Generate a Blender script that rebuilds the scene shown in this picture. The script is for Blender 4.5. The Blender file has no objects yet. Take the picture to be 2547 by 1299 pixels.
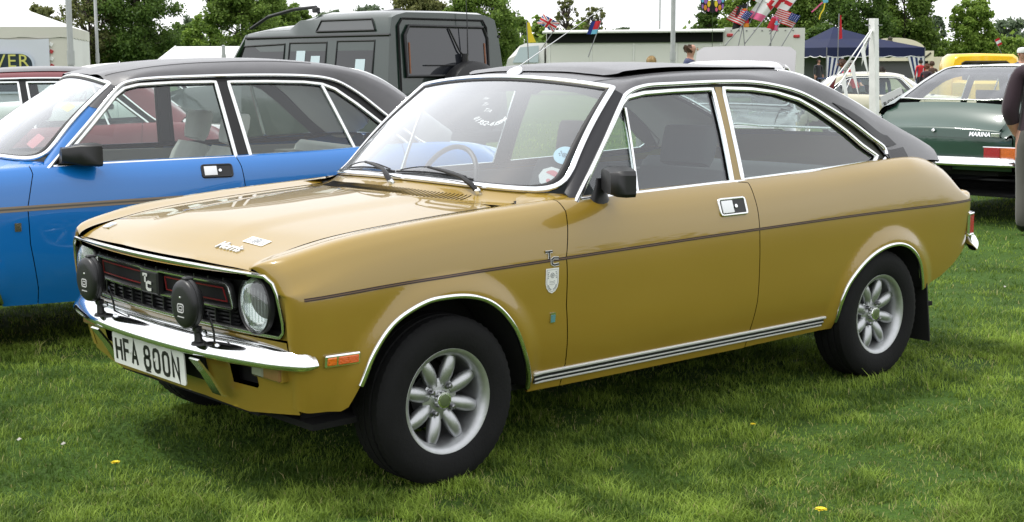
import bpy, bmesh, math, random
import numpy as np
from mathutils import Vector, Matrix
from mathutils.geometry import delaunay_2d_cdt
random.seed(7); RNG = np.random.default_rng(7)
R = math.radians
SC = bpy.context.scene
COL = SC.collection
# ------------------------------------------------------------------ camera
W, H = 2547.0, 1299.0                      # size of the photograph
FPX = 3512.28
CAMPOS = np.array([-2.8314, -4.3571, 1.3796])
YAW, PIT, ROL = R(48.8048), R(-7.9358), R(-0.1712)
_d = np.array([math.cos(PIT)*math.cos(YAW), math.cos(PIT)*math.sin(YAW), math.sin(PIT)])
_r = np.array([math.sin(YAW), -math.cos(YAW), 0.0]); _u = np.cross(_r, _d)
CR = math.cos(ROL)*_r + math.sin(ROL)*_u; CU = -math.sin(ROL)*_r + math.cos(ROL)*_u; CD = _d
cam = bpy.data.cameras.new('camera'); camo = bpy.data.objects.new('camera', cam); COL.objects.link(camo)
cam.sensor_fit = 'HORIZONTAL'; cam.sensor_width = 36.0; cam.lens = 36.0*FPX/W
cam.clip_start = 0.05; cam.clip_end = 3000
camo.matrix_world = Matrix(((CR[0], CU[0], -CD[0], CAMPOS[0]), (CR[1], CU[1], -CD[1], CAMPOS[1]), (CR[2], CU[2], -CD[2], CAMPOS[2]), (0, 0, 0, 1)))
SC.camera = camo
# ------------------------------------------------------------------ sky and sun (bright hazy day)
SUN_EL, SUN_AZ = R(62), R(128)             # azimuth measured from +x towards +y
world = bpy.data.worlds.new('World'); SC.world = world; world.use_nodes = True
nt = world.node_tree; nt.nodes.clear()
n_out = nt.nodes.new('ShaderNodeOutputWorld'); n_bg = nt.nodes.new('ShaderNodeBackground')
n_sky = nt.nodes.new('ShaderNodeTexSky'); n_sky.sky_type = 'NISHITA'; n_sky.sun_disc = False
n_sky.sun_elevation = SUN_EL; n_sky.sun_rotation = math.pi/2 - SUN_AZ; n_sky.air_density = 1.0; n_sky.dust_density = 4.0
n_scl = nt.nodes.new('ShaderNodeVectorMath'); n_scl.operation = 'SCALE'; n_scl.inputs['Scale'].default_value = 0.10
n_tc = nt.nodes.new('ShaderNodeTexCoord'); n_map = nt.nodes.new('ShaderNodeMapping'); n_map.inputs['Scale'].default_value = (1.0, 1.0, 3.0)
n_cl = nt.nodes.new('ShaderNodeTexNoise'); n_cl.inputs['Scale'].default_value = 2.2; n_cl.inputs['Detail'].default_value = 6
n_rmp = nt.nodes.new('ShaderNodeValToRGB'); n_rmp.color_ramp.elements[0].position = 0.30; n_rmp.color_ramp.elements[0].color = (0.82, 0.82, 0.82, 1)
n_rmp.color_ramp.elements[1].position = 0.70; n_rmp.color_ramp.elements[1].color = (0.97, 0.97, 0.97, 1)
n_mix = nt.nodes.new('ShaderNodeMix'); n_mix.data_type = 'RGBA'
L = nt.links.new
L(n_sky.outputs[0], n_scl.inputs[0]); L(n_tc.outputs['Generated'], n_map.inputs[0]); L(n_map.outputs[0], n_cl.inputs['Vector'])
L(n_cl.outputs['Fac'], n_rmp.inputs[0]); L(n_rmp.outputs[0], n_mix.inputs['Factor'])
L(n_scl.outputs[0], n_mix.inputs['A']); n_mix.inputs['B'].default_value = (1.03, 1.04, 1.06, 1)
L(n_mix.outputs['Result'], n_bg.inputs['Color']); n_bg.inputs['Strength'].default_value = 1.55
L(n_bg.outputs[0], n_out.inputs['Surface'])
sun = bpy.data.lights.new('sun', 'SUN'); sun.energy = 2.4; sun.angle = R(6); sun.color = (1.0, 0.98, 0.93)
suno = bpy.data.objects.new('sun', sun); COL.objects.link(suno)
_sd = Vector((math.cos(SUN_EL)*math.cos(SUN_AZ), math.cos(SUN_EL)*math.sin(SUN_AZ), math.sin(SUN_EL)))
suno.rotation_euler = _sd.to_track_quat('Z', 'Y').to_euler()
SC.view_settings.view_transform = 'Standard'; SC.view_settings.look = 'None'; SC.view_settings.exposure = 0.0
SC.view_settings.gamma = 1.0; SC.view_settings.use_curve_mapping = False
SC.cycles.use_denoising = True; SC.cycles.max_bounces = 10; SC.cycles.transparent_max_bounces = 24
SC.cycles.glossy_bounces = 5; SC.cycles.diffuse_bounces = 3; SC.cycles.transmission_bounces = 6
SC.cycles.caustics_reflective = False; SC.cycles.caustics_refractive = False; SC.cycles.sample_clamp_indirect = 4.0
# ------------------------------------------------------------------ picture geometry
def ray(px, py):
    return CD + ((px - W/2)/FPX)*CR + ((H/2 - py)/FPX)*CU
def at(px, py, depth):                     # point seen at a pixel, at a distance along the viewing direction
    return CAMPOS + depth*ray(px, py)
def ground_at(px, depth):                  # ground point below that
    p = at(px, 160, depth); return np.array([p[0], p[1], 0.0])
def on_ground(px, py, z=0.0):
    v = ray(px, py); return CAMPOS + v*((z - CAMPOS[2])/v[2])
def proj(P):
    v = np.asarray(P, float) - CAMPOS; z = v @ CD
    return np.stack([W/2 + FPX*(v @ CR)/z, H/2 - FPX*(v @ CU)/z], -1)
def view_angle(px):                        # heading (radians from +x) of the ray through a column
    v = ray(px, 160); return math.atan2(v[1], v[0])
# ------------------------------------------------------------------ object helpers
def tag(o, label=None, cat=None, group=None, kind=None):
    if label: o['label'] = label
    if cat: o['category'] = cat
    if group: o['group'] = group
    if kind: o['kind'] = kind
    return o
def empty(name, loc=(0, 0, 0), rz=0.0, parent=None):
    o = bpy.data.objects.new(name, None); COL.objects.link(o); o.empty_display_size = 0.2
    o.location = loc; o.rotation_euler = (0, 0, rz); o.parent = parent
    return o
def link(name, me, mat, parent=None):
    if mat is not None:
        for m in (mat if isinstance(mat, (list, tuple)) else [mat]): me.materials.append(m)
    o = bpy.data.objects.new(name, me); COL.objects.link(o); o.parent = parent
    return o
def mesh_np(name, V, F, smooth=True, angle=35):
    me = bpy.data.meshes.new(name); me.from_pydata([tuple(map(float, v)) for v in V], [], [tuple(map(int, f)) for f in F])
    if smooth:
        me.polygons.foreach_set('use_smooth', [True]*len(me.polygons))
        if angle is not None: me.set_sharp_from_angle(angle=R(angle))
    me.update(); return me
def copy_tree(o, parent=None):
    c = o.copy(); COL.objects.link(c); c.parent = parent
    for ch in o.children: copy_tree(ch, c)
    return c
def frame_from(dirn, up=(0, 0, 1)):
    d = np.asarray(dirn, float); d = d/np.linalg.norm(d); up = np.asarray(up, float)
    if abs(d @ up) > .98: up = np.array([1., 0, 0])
    a = np.cross(up, d); a /= np.linalg.norm(a); b = np.cross(d, a); return a, b, d
class MB:
    def __init__(s): s.v = []; s.f = []
    def add(s, V, F):
        n = len(s.v); s.v.extend([tuple(map(float, v)) for v in V]); s.f.extend([tuple(int(i)+n for i in f) for f in F]); return s
    def box(s, c, size, rot=None, bevel=0.0, seg=1):
        bm = bmesh.new(); bmesh.ops.create_cube(bm, size=1.0)
        for v in bm.verts: v.co = Vector((v.co.x*size[0], v.co.y*size[1], v.co.z*size[2]))
        if bevel > 0: bmesh.ops.bevel(bm, geom=list(bm.edges), offset=min(bevel, min(size)*.49), segments=seg, affect='EDGES', profile=.6)
        M = Matrix.Translation(c) @ (rot.to_4x4() if rot is not None else Matrix.Identity(4))
        bm.verts.index_update()
        V = [M @ v.co for v in bm.verts]; F = [[v.index for v in f.verts] for f in bm.faces]; bm.free()
        return s.add(V, F)
    def hull8(s, P):                       # 8 corners: bottom 4 (ccw), top 4 (ccw)
        return s.add(P, [(3, 2, 1, 0), (4, 5, 6, 7), (0, 1, 5, 4), (1, 2, 6, 5), (2, 3, 7, 6), (3, 0, 4, 7)])
    def tube(s, path, r, n=8, caps=True, closed=False, flat=1.0):
        P = np.asarray(path, float); m = len(P); r = np.broadcast_to(np.asarray(r, float), (m,))
        if closed: T = np.roll(P, -1, 0) - np.roll(P, 1, 0)
        else:
            T = np.empty_like(P); T[1:-1] = P[2:] - P[:-2]; T[0] = P[1]-P[0]; T[-1] = P[-1]-P[-2]
        T /= np.linalg.norm(T, axis=1)[:, None] + 1e-12
        a, b, _ = frame_from(T[0]); V = []
        for i in range(m):
            a = a - (a @ T[i])*T[i]; a /= np.linalg.norm(a) + 1e-12; b = np.cross(T[i], a)
            for k in range(n):
                w = 2*math.pi*k/n; V.append(P[i] + r[i]*(math.cos(w)*a + flat*math.sin(w)*b))
        F = []
        for i in range(m if closed else m-1):
            j = (i+1) % m
            for k in range(n): F.append((i*n+k, i*n+(k+1) % n, j*n+(k+1) % n, j*n+k))
        if caps and not closed: F.append(tuple(reversed(range(n)))); F.append(tuple((m-1)*n+k for k in range(n)))
        return s.add(V, F)
    def lathe(s, prof, n=32, origin=(0, 0, 0), axis=(0, 0, 1), closed_ends=True):
        a, b, d = frame_from(axis); o = np.asarray(origin, float); V = []; F = []; m = len(prof)
        for (r, h) in prof:
            for k in range(n):
                w = 2*math.pi*k/n; V.append(o + d*h + max(r, 1e-5)*(math.cos(w)*a + math.sin(w)*b))
        for i in range(m-1):
            for k in range(n): F.append((i*n+k, i*n+(k+1) % n, (i+1)*n+(k+1) % n, (i+1)*n+k))
        if closed_ends: F.append(tuple(reversed(range(n)))); F.append(tuple((m-1)*n+k for k in range(n)))
        return s.add(V, F)
    def prism(s, poly, o, ax, ay, thick):  # polygon in a plane, given thickness along ax x ay (centred at o plane, outward)
        o = np.asarray(o, float); ax = np.asarray(ax, float); ay = np.asarray(ay, float); az = np.cross(ax, ay); az /= np.linalg.norm(az)
        n = len(poly); A = [o + p[0]*ax + p[1]*ay for p in poly]
        V = A + [a + az*thick for a in A]
        T = [tuple(t) for t in cdt_tris(poly)]
        F = [t[::-1] for t in T] + [tuple(i+n for i in t) for t in T] + [(i, (i+1) % n, (i+1) % n+n, i+n) for i in range(n)]
        return s.add(V, F)
    def loft(s, rings, cap=True, closed_ring=True):
        n = len(rings[0]); V = [p for r_ in rings for p in r_]; F = []
        for i in range(len(rings)-1):
            for k in range(n if closed_ring else n-1): F.append((i*n+k, i*n+(k+1) % n, (i+1)*n+(k+1) % n, (i+1)*n+k))
        if cap and closed_ring: F.append(tuple(reversed(range(n)))); F.append(tuple((len(rings)-1)*n+k for k in range(n)))
        return s.add(V, F)
    def build(s, name, mat, parent=None, smooth=True, angle=35):
        return link(name, mesh_np(name, s.v, s.f, smooth, angle), mat, parent)
def inside(P, poly):
    P = np.atleast_2d(P); poly = np.asarray(poly, float); x, y = P[:, 0], P[:, 1]; r = np.zeros(len(P), bool)
    a = poly; b = np.roll(poly, -1, 0)
    for (x1, y1), (x2, y2) in zip(a, b):
        c = (y1 > y) != (y2 > y)
        if not c.any(): continue
        r ^= c & (x < (x2-x1)*(y-y1)/((y2-y1) if y2 != y1 else 1e-12) + x1)
    return r
def cdt_tris(poly, holes=(), pts=()):
    loops = [list(map(tuple, poly))] + [list(map(tuple, h)) for h in holes]; V = []; E = []
    for lp in loops:
        n0 = len(V); V += [Vector((float(a), float(b))) for a, b in lp]; E += [(n0+i, n0+(i+1) % len(lp)) for i in range(len(lp))]
    nb = len(V); V += [Vector((float(a), float(b))) for a, b in pts]
    ov, oe, of, ovi, _, _ = delaunay_2d_cdt(V, E, [], 0, 1e-7)
    O = np.array([(v.x, v.y) for v in ov]); T = np.array([f for f in of])
    c = O[T].mean(1); k = inside(c, poly)
    for h in holes: k &= ~inside(c, h)
    T = T[k]
    A = O[T]; ar = (A[:, 1, 0]-A[:, 0, 0])*(A[:, 2, 1]-A[:, 0, 1])-(A[:, 1, 1]-A[:, 0, 1])*(A[:, 2, 0]-A[:, 0, 0])
    T = T[np.abs(ar) > 1e-12]; ar = ar[np.abs(ar) > 1e-12]; T[ar < 0] = T[ar < 0][:, ::-1]
    if not pts_given(pts) and len(O) == nb:                      # keep the caller's vertex order
        return [tuple(ovi[i][0] for i in t) for t in T]
    return O, T
def pts_given(p): return len(p) > 0
def resample(P, step, closed=False):
    P = np.asarray(P, float)
    if closed: P = np.vstack([P, P[:1]])
    out = []
    for a, b in zip(P[:-1], P[1:]):
        n = max(1, int(math.ceil(np.linalg.norm(b-a)/step))); out += [a + (b-a)*k/n for k in range(n)]
    if not closed: out.append(P[-1])
    return np.array(out)
def smooth_path(P, step, closed=False, it=0):                    # Catmull-Rom through points, then even spacing
    P = np.asarray(P, float); n = len(P)
    out = []
    rng = range(n if closed else n-1)
    for i in rng:
        p0 = P[(i-1) % n] if closed or i > 0 else 2*P[0]-P[1]; p1 = P[i]; p2 = P[(i+1) % n]
        p3 = P[(i+2) % n] if closed or i+2 < n else 2*P[-1]-P[-2]
        L1 = np.linalg.norm(p2-p1); m = max(2, int(L1/step)+1)
        d0 = np.sqrt(np.linalg.norm(p1-p0))+1e-9; d1 = np.sqrt(L1)+1e-9; d2 = np.sqrt(np.linalg.norm(p3-p2))+1e-9
        m1 = (p1-p0)/d0-(p2-p0)/(d0+d1)+(p2-p1)/d1; m2 = (p2-p1)/d1-(p3-p1)/(d1+d2)+(p3-p2)/d2; m1 = m1*d1; m2 = m2*d1
        for k in range(m):
            t = k/m; out.append((2*t**3-3*t**2+1)*p1+(t**3-2*t**2+t)*m1+(-2*t**3+3*t**2)*p2+(t**3-t**2)*m2)
    if not closed: out.append(P[-1])
    return np.array(out)
def pchip(xs, ys):
    xs = np.asarray(xs, float); ys = np.asarray(ys, float); h = np.diff(xs); d = np.diff(ys)/h; m = np.zeros(len(xs))
    for i in range(1, len(xs)-1):
        if d[i-1]*d[i] > 0:
            w1 = 2*h[i]+h[i-1]; w2 = h[i]+2*h[i-1]; m[i] = (w1+w2)/(w1/d[i-1]+w2/d[i])
    m[0] = d[0]; m[-1] = d[-1]
    def f(x):
        x = np.asarray(x, float); i = np.clip(np.searchsorted(xs, x)-1, 0, len(xs)-2); hh = h[i]; t = np.clip((x-xs[i])/hh, -.5, 1.5)
        return (2*t**3-3*t**2+1)*ys[i]+(t**3-2*t**2+t)*hh*m[i]+(-2*t**3+3*t**2)*ys[i+1]+(t**3-t**2)*hh*m[i+1]
    return f
def sstep(a, b, x):
    t = np.clip((np.asarray(x, float)-a)/(b-a), 0, 1); return t*t*(3-2*t)
# ------------------------------------------------------------------ surfaces given by a function (u, t) -> half-car point (x, y >= 0, z)
class Surf:
    def __init__(s, fn, ur, tr): s.fn = fn; s.ur = ur; s.tr = tr; s._g = None
    def P(s, u, t, sg=-1):
        p = np.array(s.fn(np.asarray(u, float), np.asarray(t, float))); p = np.moveaxis(p, 0, -1).copy(); p[..., 1] *= sg; return p
    def N(s, u, t, sg=-1):
        e = 2e-3; a = s.P(u+e, t, sg)-s.P(u-e, t, sg); b = s.P(u, t+e, sg)-s.P(u, t-e, sg); n = np.cross(a, b)
        n = n/(np.linalg.norm(n, axis=-1)[..., None]+1e-12)
        return -n*sg                       # outward for surfaces whose t runs upwards/inwards with u rearwards
    def uv(s, pix, sg=-1):                 # photograph pixels -> (u, t)
        if s._g is None:
            U, T = np.meshgrid(np.linspace(*s.ur, 500), np.linspace(*s.tr, 160), indexing='ij'); s._g = (U.ravel(), T.ravel(), proj(s.P(U.ravel(), T.ravel(), sg)))
        U, T, Q = s._g; out = []
        for p in np.atleast_2d(np.asarray(pix, float)):
            i = ((Q-p)**2).sum(1).argmin(); x = np.array([U[i], T[i]])
            for _ in range(6):
                q = proj(s.P(x[0], x[1], sg)); e = 1e-4
                J = np.stack([(proj(s.P(x[0]+e, x[1], sg))-q)/e, (proj(s.P(x[0], x[1]+e, sg))-q)/e], 1)
                try: dx = np.linalg.solve(J, p-q)
                except np.linalg.LinAlgError: break
                if np.abs(dx).max() > .05: break
                x = x+dx
            out.append(x)
        return np.array(out)
def inset(poly, d):
    P = np.asarray(poly, float); a = np.roll(P, 1, 0); b = np.roll(P, -1, 0)
    area = 0.5*np.sum(P[:, 0]*b[:, 1]-b[:, 0]*P[:, 1]); sg = 1 if area > 0 else -1
    t1 = P-a; t2 = b-P; t1 /= np.linalg.norm(t1, axis=1)[:, None]+1e-12; t2 /= np.linalg.norm(t2, axis=1)[:, None]+1e-12
    n1 = np.stack([-t1[:, 1], t1[:, 0]], 1)*sg; n2 = np.stack([-t2[:, 1], t2[:, 0]], 1)*sg
    m = n1+n2; den = 1+np.clip((n1*n2).sum(1), -.6, 1); return P + d*m/den[:, None]
def panel(name, surf, poly, mat, parent, sg=-1, holes=(), step=.035, off=0.0, lip=.012, gap=0.0, both=False):
    poly = np.asarray(poly, float)
    if gap: poly = inset(poly, gap)
    bd = resample(poly, step*.7, True); hs = [resample(np.asarray(h, float), step*.7, True) for h in holes]
    lo, hi = poly.min(0), poly.max(0)
    gx = np.arange(lo[0]+step*.5, hi[0], step); gy = np.arange(lo[1]+step*.5, hi[1], step*.8)
    G = np.stack(np.meshgrid(gx, gy, indexing='ij'), -1).reshape(-1, 2)
    if len(G):
        k = inside(G, bd)
        for h in hs: k &= ~inside(G, h)
        G = G[k]; B = np.vstack([bd]+hs)
        if len(G): G = G[np.array([((B-g)**2).sum(1).min() for g in G]) > (step*.35)**2]
    if not len(G): G = bd.mean(0, keepdims=True)
    O, T = cdt_tris(bd, hs, G)
    P = surf.P(O[:, 0], O[:, 1], sg); N = surf.N(O[:, 0], O[:, 1], sg); P = P+N*off
    fn = np.cross(P[T[:, 1]]-P[T[:, 0]], P[T[:, 2]]-P[T[:, 0]]); flip = (fn*N[T].mean(1)).sum(1) < 0; T = T.copy(); T[flip] = T[flip][:, ::-1]
    V = [P]; NN = [N]; F = [tuple(t) for t in T]; n = len(P)
    if lip:
        for lp in [bd]+hs:
            Q = surf.P(lp[:, 0], lp[:, 1], sg); M = surf.N(lp[:, 0], lp[:, 1], sg); Q = Q+M*off; m = len(lp)
            tg = np.roll(Q, -1, 0)-np.roll(Q, 1, 0); s_ = np.cross(tg, M); s_ /= np.linalg.norm(s_, axis=1)[:, None]+1e-12
            c = P.mean(0)
            V += [Q, Q-M*lip]; sgn = 1.0
            e = fnv = np.cross(Q[1]-Q[0], (Q-M*lip)[0]-Q[0])
            NN += [s_, s_]; F += [(n+i, n+(i+1) % m, n+m+(i+1) % m, n+m+i) for i in range(m)]; n += 2*m
    V = np.vstack(V); NN = np.vstack(NN)
    me = mesh_np(name, V, F, True, None); me.normals_split_custom_set_from_vertices([tuple(x) for x in NN])
    return link(name, me, mat, parent)
def strip(name, path, nrm, w, h, mat, parent, closed=False, base=0.0, mb=None, flat=False):
    P = np.asarray(path, float); Nn = np.asarray(nrm, float); m = len(P)
    if closed: T = np.roll(P, -1, 0)-np.roll(P, 1, 0)
    else: T = np.empty_like(P); T[1:-1] = P[2:]-P[:-2]; T[0] = P[1]-P[0]; T[-1] = P[-1]-P[-2]
    T /= np.linalg.norm(T, axis=1)[:, None]+1e-12; B = np.cross(T, Nn); B /= np.linalg.norm(B, axis=1)[:, None]+1e-12
    prof = [(-.5, -.3), (-.5, .55), (-.36, .9), (0, 1.0), (.36, .9), (.5, .55), (.5, -.3)] if not flat else [(-.5, -.3), (-.5, 1), (.5, 1), (.5, -.3)]
    k = len(prof); V = []
    ww = np.broadcast_to(np.asarray(w, float), (m,))
    for i in range(m):
        for a, b in prof: V.append(P[i]+B[i]*a*ww[i]+Nn[i]*(b*h+base))
    F = []
    for i in range(m if closed else m-1):
        j = (i+1) % m
        for q in range(k-1): F.append((i*k+q, i*k+q+1, j*k+q+1, j*k+q))
    if not closed: F.append(tuple(reversed(range(k)))); F.append(tuple((m-1)*k+q for q in range(k)))
    if mb is not None: mb.add(V, F); return mb
    o = MB().add(V, F); return o.build(name, mat, parent, True, 50)
# ------------------------------------------------------------------ materials
MATS = {}
def mat(name, col=(.5, .5, .5), rough=.5, metal=0.0, coat=0.0, coat_r=.03, spec=.5, var=0.0, var_scale=8.0, bump=0.0, bump_scale=60.0, emis=None, sheen=0.0, alpha=None, trans=0.0, ior=1.45, dirt=0.0):
    if name in MATS: return MATS[name]
    m = bpy.data.materials.new(name); m.use_nodes = True; t = m.node_tree; b = t.nodes['Principled BSDF']; MATS[name] = m
    b.inputs['Base Color'].default_value = (*col, 1); b.inputs['Roughness'].default_value = rough; b.inputs['Metallic'].default_value = metal
    b.inputs['Coat Weight'].default_value = coat; b.inputs['Coat Roughness'].default_value = coat_r; b.inputs['Specular IOR Level'].default_value = spec
    b.inputs['IOR'].default_value = ior; b.inputs['Transmission Weight'].default_value = trans
    if sheen: b.inputs['Sheen Weight'].default_value = sheen
    if emis: b.inputs['Emission Color'].default_value = (*emis[0], 1); b.inputs['Emission Strength'].default_value = emis[1]
    tc = t.nodes.new('ShaderNodeTexCoord')
    if var:
        n = t.nodes.new('ShaderNodeTexNoise'); n.inputs['Scale'].default_value = var_scale; n.inputs['Detail'].default_value = 5
        mr = t.nodes.new('ShaderNodeMapRange'); mr.inputs['From Min'].default_value = .25; mr.inputs['From Max'].default_value = .75; mr.inputs['To Min'].default_value = 1-var; mr.inputs['To Max'].default_value = 1+var
        h = t.nodes.new('ShaderNodeHueSaturation'); h.inputs['Color'].default_value = (*col, 1)
        t.links.new(tc.outputs['Object'], n.inputs['Vector']); t.links.new(n.outputs['Fac'], mr.inputs['Value']); t.links.new(mr.outputs[0], h.inputs['Value']); t.links.new(h.outputs[0], b.inputs['Base Color'])
        mr2 = t.nodes.new('ShaderNodeMapRange'); mr2.inputs['To Min'].default_value = max(0, rough-.25*var-.02); mr2.inputs['To Max'].default_value = min(1, rough+.25*var+.04)
        t.links.new(n.outputs['Fac'], mr2.inputs['Value']); t.links.new(mr2.outputs[0], b.inputs['Roughness'])
    if bump:
        n2 = t.nodes.new('ShaderNodeTexNoise'); n2.inputs['Scale'].default_value = bump_scale; n2.inputs['Detail'].default_value = 4
        bp = t.nodes.new('ShaderNodeBump'); bp.inputs['Strength'].default_value = bump; bp.inputs['Distance'].default_value = .01
        t.links.new(tc.outputs['Object'], n2.inputs['Vector']); t.links.new(n2.outputs['Fac'], bp.inputs['Height']); t.links.new(bp.outputs[0], b.inputs['Normal'])
        if coat: t.links.new(bp.outputs[0], b.inputs['Coat Normal'])
    return m
def glass_mat(name, tint=(.80, .87, .85), refl=1.0, haze=0.0):
    if name in MATS: return MATS[name]
    m = bpy.data.materials.new(name); MATS[name] = m; m.use_nodes = True; t = m.node_tree; t.nodes.clear()
    o = t.nodes.new('ShaderNodeOutputMaterial'); tr = t.nodes.new('ShaderNodeBsdfTransparent'); gl = t.nodes.new('ShaderNodeBsdfGlossy'); mx = t.nodes.new('ShaderNodeMixShader')
    fr = t.nodes.new('ShaderNodeFresnel'); gn = t.nodes.new('ShaderNodeNewGeometry'); mi = t.nodes.new('ShaderNodeMapRange'); mi.inputs['To Min'].default_value = 1.55; mi.inputs['To Max'].default_value = 1/1.55; t.links.new(gn.outputs['Backfacing'], mi.inputs['Value']); t.links.new(mi.outputs[0], fr.inputs['IOR']); ma = t.nodes.new('ShaderNodeMath'); ma.operation = 'MULTIPLY'; ma.inputs[1].default_value = refl; ma.use_clamp = True
    tr.inputs['Color'].default_value = (*tint, 1); gl.inputs['Roughness'].default_value = .01; gl.inputs['Color'].default_value = (.97, .98, 1, 1)
    t.links.new(fr.outputs[0], ma.inputs[0]); t.links.new(ma.outputs[0], mx.inputs[0]); t.links.new(tr.outputs[0], mx.inputs[1]); t.links.new(gl.outputs[0], mx.inputs[2])
    last = mx
    if haze:                               # dust film; on the windscreen thickened to stand in for sky glare
        df = t.nodes.new('ShaderNodeBsdfDiffuse'); df.inputs['Color'].default_value = (.75, .77, .8, 1); m2 = t.nodes.new('ShaderNodeMixShader'); m2.inputs[0].default_value = haze
        t.links.new(mx.outputs[0], m2.inputs[1]); t.links.new(df.outputs[0], m2.inputs[2]); last = m2
    t.links.new(last.outputs[0], o.inputs['Surface']); return m
def paint(name, col, rough=.32): return mat(name, col, rough, 0.0, 1.0, .02, .5, .03, 3.0, .012, 2.5)
M_CHROME = mat('chrome', (.86, .87, .88), .07, 1.0, bump=.02, bump_scale=9)
M_CHROME_SOFT = mat('bright_trim', (.80, .81, .80), .20, 1.0, var=.06, var_scale=30)
M_RUBBER = mat('rubber_seal', (.012, .012, .013), .55)
M_BLACK = mat('black_plastic', (.014, .014, .015), .38, var=.15, var_scale=20, bump=.05, bump_scale=300)
M_BLACKM = mat('matt_black', (.010, .010, .011), .75, bump=.08, bump_scale=120)
M_DARK = mat('dark_void', (.006, .006, .006), .9)
M_VINYL = mat('black_vinyl', (.075, .073, .078), .42, coat=.8, coat_r=.36, var=.12, var_scale=14, bump=.12, bump_scale=420, spec=.55)
M_TYRE = mat('tyre_rubber', (.0085, .0085, .009), .80, spec=.25, var=.25, var_scale=18, bump=.15, bump_scale=90)
M_ALLOY = mat('alloy', (.47, .48, .49), .38, .85, var=.08, var_scale=40, bump=.06, bump_scale=160)
M_STEEL = mat('dark_steel', (.25, .25, .26), .3, .9)
M_GLASS = glass_mat('side_glass', (.82, .92, .90), 1.8, .022)
M_SCREEN = glass_mat('screen_glass', (.86, .90, .90), 2.5, .11)
M_GLASSD = glass_mat('tinted_glass', (.30, .33, .35), 1.2)
M_LENS = mat('clear_lens', (.92, .95, .95), .06, 0.0, trans=.75, ior=1.3)
M_REFLECTOR = mat('lamp_reflector', (.85, .87, .86), .15, 1.0, bump=.25, bump_scale=30)
M_AMBER = mat('amber_lens', (.75, .16, .01), .2, coat=.6, var=.25, var_scale=120, bump=.3, bump_scale=260)
M_REDL = mat('red_lens', (.42, .012, .015), .18, coat=.7, var=.2, var_scale=100, bump=.2, bump_scale=260)
M_CLEARIND = mat('smoked_clear_lens', (.30, .28, .22), .2, coat=.7, var=.2, var_scale=60)
M_PLATE = mat('plate_white', (.74, .75, .72), .38, var=.05, var_scale=14, coat=.3)
M_INK = mat('black_ink', (.012, .012, .012), .45)
M_WHITE = mat('white_paint', (.78, .78, .76), .45, var=.05, var_scale=5)
M_STRIPE = mat('brown_coachline', (.030, .012, .009), .4)
M_STRIPE2 = mat('tan_coachline', (.14, .085, .05), .4)
M_SILV = mat('silver_badge', (.74, .74, .73), .35, .35)
# ------------------------------------------------------------------ the saloon / coupe family of cars (local frame: x to the rear, y to the far side, z up)
def multi(knots, cols):                    # smooth curve through K section points, vectorised over u
    knots = np.asarray(knots, float); K = len(knots)
    def f(C, t):                           # C: list of K arrays
        C = np.stack(np.broadcast_arrays(*C), 0); t = np.clip(t, knots[0]-.02, knots[-1]+.02)
        i = np.clip(np.searchsorted(knots, t)-1, 0, K-2); h = np.diff(knots); D = np.diff(C, axis=0)/h.reshape((-1,)+(1,)*(C.ndim-1))
        Mt = np.empty_like(C); Mt[0] = D[0]; Mt[-1] = D[-1]
        for k in range(1, K-1): Mt[k] = (h[k]*D[k-1]+h[k-1]*D[k])/(h[k]+h[k-1])
        idx = np.indices(t.shape) if t.ndim else ()
        g = lambda A, j: np.take_along_axis(A, j[None], 0)[0]
        hh = h[i]; s = (t-knots[i])/hh
        return (2*s**3-3*s**2+1)*g(C, i)+(s**3-2*s**2+s)*hh*g(Mt, i)+(-2*s**3+3*s**2)*g(C, i+1)+(s**3-s**2)*hh*g(Mt, i+1)
    return f
PLAN_U = [-.62, -.60, -.575, -.54, -.48, -.35, 0, .5, 1.6, 2.4, 2.8, 3.05, 3.15, 3.20, 3.235, 3.26]
PLAN_X = pchip(PLAN_U, [-.578, -.577, -.569, -.545, -.483, -.35, 0, .5, 1.6, 2.4, 2.8, 3.05, 3.15, 3.197, 3.225, 3.236])
PLAN_Y = pchip(PLAN_U, [.733, .752, .772, .791, .804, .812, .816, .818, .820, .818, .810, .794, .783, .770, .750, .72])
Z_COACH = pchip([-.62, -.18, .5, 1.6, 2.45, 3.27], [.670, .692, .707, .726, .734, .744])
Z_CROWN = pchip([-.62, -.59, -.55, -.48, -.35, -.15, .1, .35, .5, .62, 1.5, 2.0, 2.44, 2.7, 2.9, 3.02, 3.12, 3.2, 3.26], [.752, .768, .784, .808, .836, .858, .877, .890, .897, .902, .914, .925, .945, .95, .94, .915, .865, .80, .765])
Z_SHUT = pchip([-.62, -.5, -.32, -.03, .195, .41, .6, 1.0], [.757, .798, .833, .860, .875, .887, .899, .905])
Y_IN = pchip([-.62, .42, .6, .75, 2.4, 2.7, 3.0, 3.26], [.60, .60, .67, .685, .685, .66, .62, .60])
Z_INR = pchip([2.6, 2.7, 2.95, 3.1, 3.2, 3.26], [.952, .954, .945, .912, .858, .815])
LBK = multi([0, .2, .35, .5, .64, .70, .74, .86], 8)
ARCH_F = (0.0, .28, .357); ARCH_R = (2.485, .262, .332)
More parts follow.
